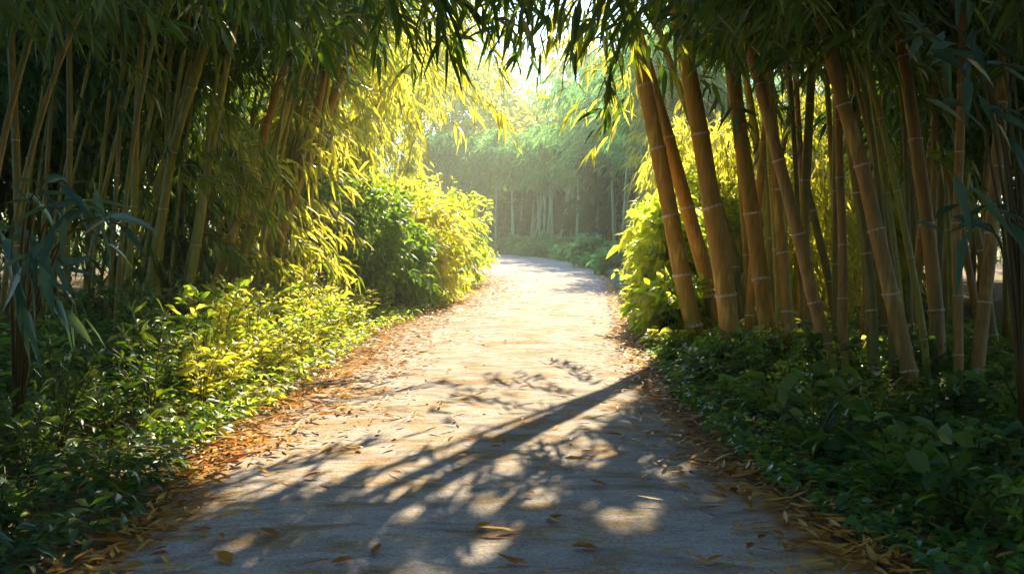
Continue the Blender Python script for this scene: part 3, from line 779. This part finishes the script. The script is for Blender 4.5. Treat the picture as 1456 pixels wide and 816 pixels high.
# ------------------------------------------------------------------ shrubs
def shrub(x, y, rx, ry, h, K, leaf, mat, label, name='shrub', cat='shrub', group=None, wr=.42, z0=.0, n=7, stems=7, shape=1, top=1.0, hollow=.35, droop=.3):
    root = empty(name, (x, y, 0), label, cat, group)
    u = norm(rng.normal(0, 1, (K, 3))); rr = rng.uniform(hollow, 1, K) ** .5
    bump = 1 + .22 * np.sin(u[:, 0] * 5 + x) * np.cos(u[:, 2] * 6 + y) + .15 * np.sin(u[:, 1] * 9)
    P = u * (rr * bump)[:, None]
    C = np.stack([x + P[:, 0] * rx, y + P[:, 1] * ry, z0 + h * .5 + P[:, 2] * h * .5], 1)
    C[:, 2] = np.maximum(C[:, 2], .05)
    D = np.stack([P[:, 0], P[:, 1], P[:, 2] * .6 - .1], 1)
    b = Buf(); cluster_leaves(b, C, D, n, leaf, wr=wr, droop=droop, spread=.7, down=.15, twig=.003, tb=.25, shape=shape)
    link('foliage', b.mesh('foliage', [M[mat], M['twig']]), root)
    b = Buf()
    for i in range(stems):
        a = rng.uniform(0, 6.28); q = rng.uniform(.3, .7)
        e = np.array([x + math.cos(a) * rx * q, y + math.sin(a) * ry * q, z0 + h * rng.uniform(.5, .8)])
        t = np.linspace(0, 1, 6)[:, None]
        p0 = np.array([x + rng.normal(0, .05), y + rng.normal(0, .05), -.03])
        p1 = np.array([x + math.cos(a) * rx * q * .3, y + math.sin(a) * ry * q * .3, h * .4])
        b.tube((1 - t) ** 2 * p0 + 2 * t * (1 - t) * p1 + t * t * e, np.linspace(.02, .006, 6) * max(.5, h / 2), 5, 0)
    link('stem', b.mesh('stem', [M['twig']], True), root)
    return root

shrub(-2.45, 14.6, 1.0, 1.0, 2.3, 620, (.10, .2), 'shrub', 'dark green rounded bush left of the path bend')
shrub(-1.65, 16.8, .95, 1.2, 2.15, 480, (.10, .2), 'yellow', 'bright yellow-green bush leaning over the left edge of the path')
shrub(-1.95, 15.3, .75, .7, 1.5, 420, (.10, .19), 'shrub', 'low leafy green bush in front of the yellow-green one')
shrub(-2.6, 19.0, 1.4, 1.4, 2.6, 700, (.12, .22), 'lime', 'tall pale green bush behind the bright left bush')
shrub(-1.8, 22.0, 1.3, 1.4, 2.4, 600, (.12, .22), 'lime', 'pale green bush hugging the bend of the path')
shrub(2.15, 12.4, .55, .8, 1.75, 420, (.13, .24), 'lime', 'yellow-green leafy bush between the path and the golden stems')
shrub(2.95, 14.4, .9, .9, 2.5, 520, (.13, .24), 'lime', 'bright yellow bush behind the leftmost golden stem', wr=.3)
shrub(1.95, 11.0, .42, .55, .75, 260, (.12, .2), 'lime', 'small yellow-green bush at the right edge of the sunlit path')
shrub(3.1, 17.5, .9, 1.1, 1.9, 420, (.12, .22), 'lime', 'pale yellow bush beside the right edge where the path starts to bend')
shrub(4.1, 21.0, .9, 1.2, 1.9, 420, (.14, .24), 'teal', 'blue-green bush further along the right edge of the path')

# ---- yellow undergrowth on the left verge and dark undergrowth both sides
PLAB = {
 'yellow': ('yellow-green leafy plant on the sunlit left verge', 'sunlit plants on the left verge'),
 'ldark': ('dark leafy plant in the shade of the left verge', 'shaded plants on the left verge'),
 'rdark': ('dark broad-leaved plant in the shade of the right verge', 'shaded plants on the right verge'),
 'rmid': ('green plant at the foot of the golden bamboo stems', 'plants at the foot of the right clump')}
def plant_mesh(K, h, r, leaf, mat, wr, shape=1, up=.5):
    b = Buf()
    ns = 9
    an = rng.uniform(0, 6.28, ns); q = rng.uniform(.35, 1, ns)
    ends = np.stack([np.cos(an) * r * q, np.sin(an) * r * q, h * rng.uniform(.5, 1, ns)], 1)
    for e in ends:
        t = np.linspace(0, 1, 5)[:, None]
        p1 = np.array([e[0] * .3, e[1] * .3, e[2] * .8])
        ax = 2 * t * (1 - t) * p1 + t * t * e
        b.tube(ax, np.linspace(.006, .003, 5), 4, 1, cap=False)
        tt = rng.uniform(.15, 1, K // ns)[:, None]
        P = 2 * tt * (1 - tt) * p1 + tt * tt * e
        a2 = rng.uniform(0, 6.28, len(P))
        d = np.stack([np.cos(a2), np.sin(a2), rng.uniform(-.2, up, len(P))], 1) + norm(e)[None] * .5
        b.leaves(P, d, rng.uniform(*leaf, len(P)), wr, .35, np.clip(rng.uniform(0, .7) + rng.uniform(0, .3, len(P)), 0, 1), 0, .6, shape)
    return b.mesh('plant', [M[mat], M['twig']])
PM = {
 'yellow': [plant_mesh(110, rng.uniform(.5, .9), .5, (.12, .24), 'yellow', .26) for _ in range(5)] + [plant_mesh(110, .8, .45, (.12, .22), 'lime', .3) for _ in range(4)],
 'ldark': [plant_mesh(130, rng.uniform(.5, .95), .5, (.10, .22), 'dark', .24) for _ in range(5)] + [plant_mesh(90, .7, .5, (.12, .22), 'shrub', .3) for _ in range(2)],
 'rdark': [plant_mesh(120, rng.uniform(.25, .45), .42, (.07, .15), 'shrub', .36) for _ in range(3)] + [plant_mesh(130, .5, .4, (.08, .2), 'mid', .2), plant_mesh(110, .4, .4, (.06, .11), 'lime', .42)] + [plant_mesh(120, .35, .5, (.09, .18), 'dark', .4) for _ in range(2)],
 'rmid': [plant_mesh(120, rng.uniform(.2, .38), .4, (.10, .18), 'shrub', .42) for _ in range(4)],
}
def plants(kind, n, xf, yr, sc=(.8, 1.2), sep=.3):
    pts = []; tr = 0
    while len(pts) < n and tr < n * 40:
        tr += 1
        y = yr[0] + (yr[1] - yr[0]) * rng.uniform(0, 1) ** 1.2
        a, b = xf(y)
        if b <= a: continue
        x = rng.uniform(a, b)
        if any((x - p) ** 2 + (y - q) ** 2 < sep ** 2 for p, q in pts): continue
        pts.append((x, y))
        o = link('leafy_plant', PM[kind][len(pts) % len(PM[kind])])
        o.location = (x, y, ground_z(x, y) - .02); s = rng.uniform(*sc) * (float(np.interp(y, [4, 7.5, 9], [.92, .78, .7])) if kind[0] == 'r' else (float(np.interp(y, [4, 9, 12], [.95, .7, .75])) if kind == 'yellow' else .68)); o.scale = (s, s, s * rng.choice([.6, .85, 1.1, 1.55]))
        o.rotation_euler = (0, 0, rng.uniform(0, 6.28))
        tag(o, PLAB[kind][0], 'plant', PLAB[kind][1])
Lx = lambda y: float(edge_x(y)[0]); Rx = lambda y: float(edge_x(y)[1])
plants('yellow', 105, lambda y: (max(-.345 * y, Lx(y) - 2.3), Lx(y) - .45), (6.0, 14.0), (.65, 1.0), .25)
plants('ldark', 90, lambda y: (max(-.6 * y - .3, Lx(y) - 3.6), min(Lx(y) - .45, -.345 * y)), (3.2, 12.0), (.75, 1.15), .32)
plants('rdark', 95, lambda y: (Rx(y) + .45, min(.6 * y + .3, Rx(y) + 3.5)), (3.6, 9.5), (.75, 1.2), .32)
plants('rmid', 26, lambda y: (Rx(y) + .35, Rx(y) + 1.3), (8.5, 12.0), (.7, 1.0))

# ground cover: short leaves nobody could count
def cover(name, label, n, fn, leaf, mat, wr, hz, m_group=None, up=.8):
    P = fn(n)
    z = np.array([ground_z(a, b) for a, b in P])
    P3 = np.c_[P, z + rng.uniform(0, hz, len(P))]
    an = rng.uniform(0, 6.28, len(P))
    d = np.stack([np.cos(an), np.sin(an), rng.uniform(-.1, up, len(P))], 1)
    b = Buf(); b.leaves(P3, d, rng.uniform(*leaf, len(P)), wr, .5, None, 0, .6, 1)
    o = link(name, b.mesh(name, [M[mat]])); tag(o, label, 'ground cover', kind='stuff')
def verge(side, y0, y1, w0, w1, cond=None):
    def f(n):
        y = y0 + (y1 - y0) * rng.uniform(0, 1, n) ** 1.3
        l, r = edge_x(y); e = l if side < 0 else r
        x = e + side * (w0 + (w1 - w0) * rng.uniform(0, 1, n) ** 1.2)
        P = np.c_[x, y]
        if cond is not None: P = P[cond(x, y)]
        return P
    return f
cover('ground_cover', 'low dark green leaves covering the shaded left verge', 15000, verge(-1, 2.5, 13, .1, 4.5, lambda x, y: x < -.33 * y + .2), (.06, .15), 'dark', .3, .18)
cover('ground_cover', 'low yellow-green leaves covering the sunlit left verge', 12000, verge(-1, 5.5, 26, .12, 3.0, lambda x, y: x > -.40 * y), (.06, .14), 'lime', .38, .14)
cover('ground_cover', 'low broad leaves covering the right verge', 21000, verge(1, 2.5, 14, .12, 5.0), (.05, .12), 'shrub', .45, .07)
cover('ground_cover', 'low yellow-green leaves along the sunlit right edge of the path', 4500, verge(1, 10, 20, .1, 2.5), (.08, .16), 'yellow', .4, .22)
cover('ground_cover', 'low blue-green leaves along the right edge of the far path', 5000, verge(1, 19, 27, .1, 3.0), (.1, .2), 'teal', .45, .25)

# ---- two near leafy shrubs with big blue-green leaves
def big_leaf(x, y, sprays, label, leaf=(.15, .27), mat='teal', n=6, wr=.24):
    root = empty('leafy_shrub', (x, y, 0), label, 'shrub')
    b = Buf(); s = Buf()
    for px, py, Y, dx, dz in sprays:
        e = at(px, py, Y); d = norm(np.array([dx, -.25, dz]))
        t = np.linspace(0, 1, 8)[:, None]; p0 = np.array([x, y, 0.0]); p1 = np.array([x + (e[0] - x) * .3, y + (e[1] - y) * .3, e[2] + .35])
        s.tube((1 - t) ** 2 * p0 + 2 * t * (1 - t) * p1 + t * t * e, np.linspace(.012, .004, 8), 5, 0)
        q = np.linspace(-.3, .02, n)[:, None]
        P = e + d * q * 1.2
        dd = d[None] + np.c_[rng.normal(0, .25, n), rng.normal(0, .3, n), (np.arange(n) % 2 - .5) * .9 + rng.normal(0, .15, n)]
        b.leaves(P, dd, rng.uniform(*leaf, n), wr, .35, rng.uniform(0, 1, n), 0, .3, 0)
    link('foliage', b.mesh('foliage', [M[mat]]), root); link('stem', s.mesh('stem', [M['twig']], True), root)
big_leaf(-2.75, 5.0, [(95, 262, 4.6, 1, -.05), (120, 300, 4.7, 1, -.3), (180, 325, 4.5, 1, -.6), (60, 290, 4.6, -1, .1), (50, 400, 4.5, .6, -.7), (80, 430, 4.4, .5, -1),
                      (110, 440, 4.6, .6, -1), (20, 390, 4.4, -.6, -.8), (40, 470, 4.5, .3, -1), (150, 340, 4.8, .3, -1), (20, 330, 4.9, -.5, .3), (95, 380, 5, .8, .2)],
         'shrub with long blue-green leaves in the dark at the left edge')
big_leaf(2.95, 5.2, [(1390, 60, 5.2, .8, .2), (1420, 95, 5.0, .9, -.3), (1350, 78, 5.3, -1, 0), (1375, 120, 5.2, -.2, -1), (1410, 160, 5.1, .7, -.2), (1400, 300, 5.2, .5, .1),
                     (1375, 330, 5.3, -.6, -.5), (1430, 310, 5.0, .6, -.6), (1440, 210, 5.1, .4, -.8), (1310, 40, 5.6, -.5, .3), (1280, 60, 5.8, -.7, -.2)],
         'shrub with long dark green leaves at the right edge', mat='teal', n=5)

# ------------------------------------------------------------------ leaf litter
def litter():
    P = []
    n = 7500
    y = 3.0 + 24 * rng.uniform(0, 1, n) ** 1.5
    l, r = edge_x(y)
    side = rng.uniform(0, 1, n) < .72
    off = np.abs(rng.normal(0, .26, n)) - .12
    x = np.where(side, l + off * np.where(y > 5.2, 1.9, .7), r - off)
    P.append(np.c_[x, y])
    n = 420
    y = 3.2 + 18 * rng.uniform(0, 1, n) ** 1.3; l, r = edge_x(y)
    P.append(np.c_[l + (r - l) * rng.uniform(0.02, .98, n), y])
    n = 900
    y = 2.6 + 10 * rng.uniform(0, 1, n); l, r = edge_x(y)
    P.append(np.c_[r + rng.uniform(-.2, .5, n), y])
    P = np.concatenate(P)
    P = P[(P[:, 1] > 5.0) | (P[:, 0] > 0) | (rng.uniform(0, 1, len(P)) < .35)]
    l, r = edge_x(P[:, 1])
    t = np.clip((P[:, 0] - l) / (r - l), 0, 1)
    z = .014 + .03 * (1 - (2 * t - 1) ** 2) + .012 + rng.uniform(0, .012, len(P))
    an = rng.uniform(0, 6.28, len(P))
    d = np.stack([np.cos(an), np.sin(an), rng.normal(0, .10, len(P))], 1)
    b = Buf(); h = rng.uniform(0, 1, len(P)) < .45; Q = np.c_[P, z]
    b.leaves(Q[h], d[h], rng.uniform(.03, .085, h.sum()), .42, .02, None, 0, .78, 1)
    b.leaves(Q[~h], d[~h], rng.uniform(.07, .16, (~h).sum()), .17, -.05, np.clip(rng.normal(.6, .2, (~h).sum()), 0, 1), 0, .8, 0)
    o = link('leaf_litter', b.mesh('leaf_litter', [M['litter']])); tag(o, 'dry orange and brown leaves strewn along the path edges', 'leaf litter', kind='stuff')
litter()

def one_leaf(px, py, L, rot, rnd, label):
    g = gnd(px, py, .035)
    b = Buf()
    b.leaves(np.array([[0, 0, 0.0]]), np.array([[math.cos(rot), math.sin(rot), .05]]), L * .72, .5, -.12, np.array([rnd]), 0, .97, 1)
    o = link('fallen_leaf', b.mesh('fallen_leaf', [M['litter']])); o.location = (g[0], g[1], .042)
    tag(o, label, 'leaf', 'large fallen leaves on the path')
FL = [(208, 704, .2, .3, .35, 'orange fallen leaf at the left edge of the shaded path'), (330, 802, .16, 2.4, .5, 'tan fallen leaf near the bottom left of the path'),
      (468, 802, .14, .2, .3, 'brown fallen leaf at the bottom of the path, left of centre'), (527, 790, .12, 1.2, .3, 'small brown fallen leaf at the bottom centre left'),
      (400, 762, .15, 3.0, .28, 'reddish brown fallen leaf in blue shade left of centre'), (430, 680, .13, .4, 1.0, 'red fallen leaf in the shade left of centre'),
      (470, 697, .1, 2.8, .95, 'narrow red-brown fallen leaf beside the red one'), (640, 672, .12, .2, .3, 'orange-brown fallen leaf at the lower end of the sunlit patch'),
      (672, 755, .13, .5, .4, 'ochre fallen leaf just left of the centre in shade'), (735, 757, .12, 3.2, .45, 'ochre fallen leaf in the centre of the shaded path'),
      (752, 805, .15, 2.8, .35, 'brown fallen leaf at the bottom centre of the picture'), (775, 742, .12, .3, .2, 'dark brown fallen leaf right of centre'),
      (855, 782, .17, 3.1, .2, 'long brown fallen leaf below the bright fleck'), (1003, 800, .12, .4, .4, 'small tan fallen leaf at the lower right of the path'),
      (825, 645, .14, .5, .35, 'orange fallen leaf at the shaded edge of the sunlit patch'), (865, 692, .15, 2.7, .35, 'brown fallen leaf between the small sun flecks'),
      (1040, 680, .2, .2, .4, 'orange fallen leaf near the right edge of the path'), (620, 545, .14, .1, .4, 'orange fallen leaf on the sunlit path left of centre'),
      (735, 553, .15, .2, .3, 'orange fallen leaf beside the long shadow'), (800, 590, .15, .2, .3, 'orange fallen leaf between the two long shadows'),
      (560, 520, .14, 3.0, .45, 'ochre fallen leaf on the sunlit left side of the path'), (845, 500, .16, .2, .4, 'ochre fallen leaf at the top of the long shadow'),
      (320, 660, .2, .8, .05, 'dark red fallen leaf at the left border of the path'), (245, 680, .2, .4, .3, 'orange curled fallen leaf at the left verge')]
for a in FL: one_leaf(*a)

# ------------------------------------------------------------------ the far end of the lane
FOOT = []
def far_grove():
    vs = []
    for i in range(6):
        s = np.linspace(0, 1, 8); H = 6.9; lx = rng.normal(0, .8)
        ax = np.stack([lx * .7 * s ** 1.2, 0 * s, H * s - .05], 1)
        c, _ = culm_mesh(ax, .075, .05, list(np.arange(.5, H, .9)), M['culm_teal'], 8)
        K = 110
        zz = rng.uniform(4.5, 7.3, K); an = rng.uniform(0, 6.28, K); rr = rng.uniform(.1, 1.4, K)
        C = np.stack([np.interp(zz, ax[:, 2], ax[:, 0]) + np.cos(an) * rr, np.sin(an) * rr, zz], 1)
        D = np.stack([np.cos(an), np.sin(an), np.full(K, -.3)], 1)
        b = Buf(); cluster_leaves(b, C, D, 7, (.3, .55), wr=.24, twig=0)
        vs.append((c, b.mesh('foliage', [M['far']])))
    FE = RQ[(RQ[:, 1] > 27)]                      # the far edge of the path
    d = np.r_[0, np.cumsum(np.linalg.norm(np.diff(FE, axis=0), axis=1))]
    for i, t in enumerate(np.linspace(.0, .80, 96)):
        q = np.array([np.interp(t * d[-1], d, FE[:, k]) for k in (0, 1)])
        q2 = np.array([np.interp(t * d[-1] + .5, d, FE[:, k]) for k in (0, 1)])
        nrm = norm(np.array([q2[1] - q[1], -(q2[0] - q[0])]))
        q = q + nrm * rng.uniform(1.2, 3.2)
        place(vs[i % 6], q[0], q[1], 'distant blue-green bamboo stem in the row closing the end of the lane', 'distant bamboo stems at the end of the lane', sc=rng.uniform(.82, 1.0), rz=rng.uniform(-.9, .9))
        if i % 5 == 2:
            p = q + nrm * -rng.uniform(.4, 1.0)
            FOOT.append((p[0], p[1]))
    # low plants at their feet
far_grove()
for k in range(13):
    FE = RQ[(RQ[:, 1] > 27)]; d = np.r_[0, np.cumsum(np.linalg.norm(np.diff(FE, axis=0), axis=1))]
    q = np.array([np.interp(d[-1] * k / 14, d, FE[:, c]) for c in (0, 1)]); q2 = np.array([np.interp(d[-1] * k / 14 + .5, d, FE[:, c]) for c in (0, 1)])
    nr = norm(np.array([q2[1] - q[1], -(q2[0] - q[0])])); q = q + nr * rng.uniform(4.6, 5.4)
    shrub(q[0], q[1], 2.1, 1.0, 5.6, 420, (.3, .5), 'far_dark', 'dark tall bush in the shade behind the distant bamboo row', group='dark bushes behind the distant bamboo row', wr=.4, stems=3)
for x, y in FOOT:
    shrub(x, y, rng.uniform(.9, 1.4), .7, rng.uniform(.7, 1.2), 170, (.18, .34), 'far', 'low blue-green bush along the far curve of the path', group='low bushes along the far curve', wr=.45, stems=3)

def tree(x, y, H, cr, label, mat, K=900, leaf=(.35, .6), trunk_h=.35, group='trees beyond the end of the lane'):
    root = empty('tree', (x, y, 0), label, 'tree', group)
    b = Buf(); t = np.linspace(0, 1, 8)[:, None]
    p2 = np.array([x + rng.normal(0, .5), y, H * .8])
    b.tube(np.array([x, y, -.1]) * (1 - t) + p2 * t, np.linspace(.22, .06, 8), 8, 0)
    lobes = []
    for i in range(9):
        a = rng.uniform(0, 6.28); z = H * rng.uniform(trunk_h, .92); q = cr * rng.uniform(.25, .75)
        c = np.array([x + math.cos(a) * q, y + math.sin(a) * q, z]); lobes.append((c, cr * rng.uniform(.35, .6)))
        s0 = np.array([x, y, z * .7]); b.tube(s0 * (1 - t) + c * t, np.linspace(.08, .02, 8), 5, 0)
    link('trunk', b.mesh('trunk', [M['twig']], True), root)
    b = Buf()
    for c, r in lobes:
        k = K // 9; u = norm(rng.normal(0, 1, (k, 3))); P = c + u * (r * rng.uniform(.3, 1, k) ** .5)[:, None] * np.array([1.1, 1.1, .8])
        cluster_leaves(b, P, u + np.array([0, 0, -.2]), 6, leaf, wr=.38, twig=0, down=.1, crnd=np.clip(rng.uniform(0, 1) + rng.normal(0, .12, k), 0, 1), shape=1)
    link('crown', b.mesh('crown', [M[mat]]), root)
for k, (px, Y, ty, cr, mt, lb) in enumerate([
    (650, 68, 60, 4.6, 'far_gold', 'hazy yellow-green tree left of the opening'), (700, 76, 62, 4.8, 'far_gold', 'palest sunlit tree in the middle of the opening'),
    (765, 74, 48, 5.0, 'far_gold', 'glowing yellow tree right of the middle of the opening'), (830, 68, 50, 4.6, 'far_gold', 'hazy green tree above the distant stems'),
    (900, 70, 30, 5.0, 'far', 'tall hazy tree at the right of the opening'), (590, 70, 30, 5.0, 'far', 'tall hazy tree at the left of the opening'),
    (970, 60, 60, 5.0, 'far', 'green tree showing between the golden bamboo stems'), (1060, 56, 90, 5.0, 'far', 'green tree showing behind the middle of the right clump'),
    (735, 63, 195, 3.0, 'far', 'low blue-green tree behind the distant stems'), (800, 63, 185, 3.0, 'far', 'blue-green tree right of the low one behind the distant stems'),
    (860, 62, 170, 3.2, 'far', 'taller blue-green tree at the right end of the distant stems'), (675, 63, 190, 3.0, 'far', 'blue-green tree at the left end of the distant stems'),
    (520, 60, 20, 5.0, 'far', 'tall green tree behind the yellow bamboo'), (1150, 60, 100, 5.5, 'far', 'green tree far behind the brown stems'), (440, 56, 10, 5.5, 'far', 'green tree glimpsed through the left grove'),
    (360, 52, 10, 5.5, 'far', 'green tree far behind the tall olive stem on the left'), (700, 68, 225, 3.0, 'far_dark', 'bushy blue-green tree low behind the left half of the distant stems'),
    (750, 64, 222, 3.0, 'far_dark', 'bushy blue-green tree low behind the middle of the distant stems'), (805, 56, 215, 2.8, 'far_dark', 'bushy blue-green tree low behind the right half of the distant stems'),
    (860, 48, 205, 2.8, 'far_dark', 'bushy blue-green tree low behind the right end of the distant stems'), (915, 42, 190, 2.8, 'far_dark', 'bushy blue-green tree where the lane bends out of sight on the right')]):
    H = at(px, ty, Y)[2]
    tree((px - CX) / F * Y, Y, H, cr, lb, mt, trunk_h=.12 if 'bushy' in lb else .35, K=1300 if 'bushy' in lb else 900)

# a wood that reads as one mass closes both sides behind the groves
def woods():
    b = Buf(); n = 16000
    side = rng.uniform(0, 1, n) < .5
    y = rng.uniform(3, 62, n)
    x = np.where(side, -1, 1) * (np.maximum(.40 * y, 0) + rng.uniform(0, 1, n) * 3.5 + np.where(y < 30, 5.0, 2.5))
    z = rng.uniform(0, 1, n) * np.interp(y, [5, 62], [11, 12])
    P = np.c_[x, y, z]
    m = 7000      # low growth at the wood's edge
    yy = rng.uniform(13, 34, m); sd = np.where(rng.uniform(0, 1, m) < .5, -1, 1)
    xx = sd * (np.where(sd < 0, .46, .50) * yy + 1.2 + rng.uniform(0, 3, m))
    P = np.vstack([P, np.c_[xx, yy, rng.uniform(0, 3.6, m)]])
    # unseen part of the wood, added behind and over the viewer to block sky light
    m = 9000
    Q = np.c_[rng.uniform(-11, 11, m), rng.uniform(-14, 2.0, m), rng.uniform(0, 9.5, m)]
    Q = Q[(Q[:, 1] < -9) | (np.abs(Q[:, 0]) > 4.5) | (Q[:, 2] > 4.2)]
    P = np.vstack([P, Q])
    P = P[~bans(P, (0, 1.5)) & free_view(P)]
    D = rng.normal(0, 1, P.shape)
    cluster_leaves(b, P, D, 5, (.35, .7), wr=.4, twig=0, spread=.9, keep=keepf)
    o = link('woodland', b.mesh('woodland', [M['dark']])); tag(o, 'dense dark woodland behind the groves on both sides, plus unseen foliage added behind the viewer', 'woodland', kind='stuff')
woods()

# ------------------------------------------------------------------ air
HAZE = True
if HAZE:
    bpy.ops.mesh.primitive_cube_add(size=1)
    hz = bpy.context.object; hz.name = 'haze'; hz.data.name = 'haze'
    hz.scale = (1300, 860, 22); hz.location = (0, 330, 9.5)
    hz.scale = (1240, 800, 21.0); hz.location = (0, 330, 9.4)
    m, nt, out = newmat('haze'); v = nt.nodes.new('ShaderNodeVolumePrincipled')
    v.inputs['Color'].default_value = (.93, 1.0, .80, 1); v.inputs['Density'].default_value = .0027; v.inputs['Anisotropy'].default_value = .35
    nt.links.new(v.outputs[0], out.inputs['Volume']); hz.data.materials.append(m)
    tag(hz, kind='stuff'); hz['label'] = 'pale sunlit haze filling the lane'; hz['category'] = 'haze'

# ------------------------------------------------------------------ light, camera, render
w = bpy.data.worlds.new('World'); SC.world = w; w.use_nodes = True
nt = w.node_tree; bg = nt.nodes['Background']
sky = nt.nodes.new('ShaderNodeTexSky'); sky.sky_type = 'NISHITA'; sky.sun_disc = False
sky.sun_elevation = SUN_EL; sky.sun_rotation = SUN_AZ; sky.air_density = 1.3; sky.dust_density = .3; sky.ozone_density = 6.0
nt.links.new(sky.outputs[0], bg.inputs[0]); bg.inputs[1].default_value = .138
sl = bpy.data.lights.new('sun', 'SUN'); sl.energy = 4.0; sl.angle = R(.53); sl.color = (1.0, .84, .50)
so = bpy.data.objects.new('sun', sl); COL.objects.link(so)
dv = Vector((math.sin(SUN_AZ) * math.cos(SUN_EL), math.cos(SUN_AZ) * math.cos(SUN_EL), math.sin(SUN_EL)))
so.rotation_euler = dv.to_track_quat('Z', 'Y').to_euler(); so.location = (6, 14, 14)

cam = bpy.data.cameras.new('camera'); co = bpy.data.objects.new('camera', cam); COL.objects.link(co)
cam.sensor_width = 36; cam.lens = 36 * F / 1456; cam.clip_end = 3000; cam.clip_start = .05
co.location = (0, 0, CH); co.rotation_euler = (R(90) - TH, 0, 0)
SC.camera = co
vs = SC.view_settings; vs.view_transform = 'Standard'; vs.look = 'None'; vs.exposure = 2.08; vs.gamma = 1; vs.use_curve_mapping = False
cy = SC.cycles
cy.max_bounces = 7; cy.diffuse_bounces = 3; cy.transmission_bounces = 5; cy.glossy_bounces = 2; cy.volume_bounces = 0; cy.transparent_max_bounces = 8
cy.use_denoising = True
try: cy.denoiser = 'OPENIMAGEDENOISE'
except Exception: pass
cy.use_adaptive_sampling = True
cy.sample_clamp_indirect = 6
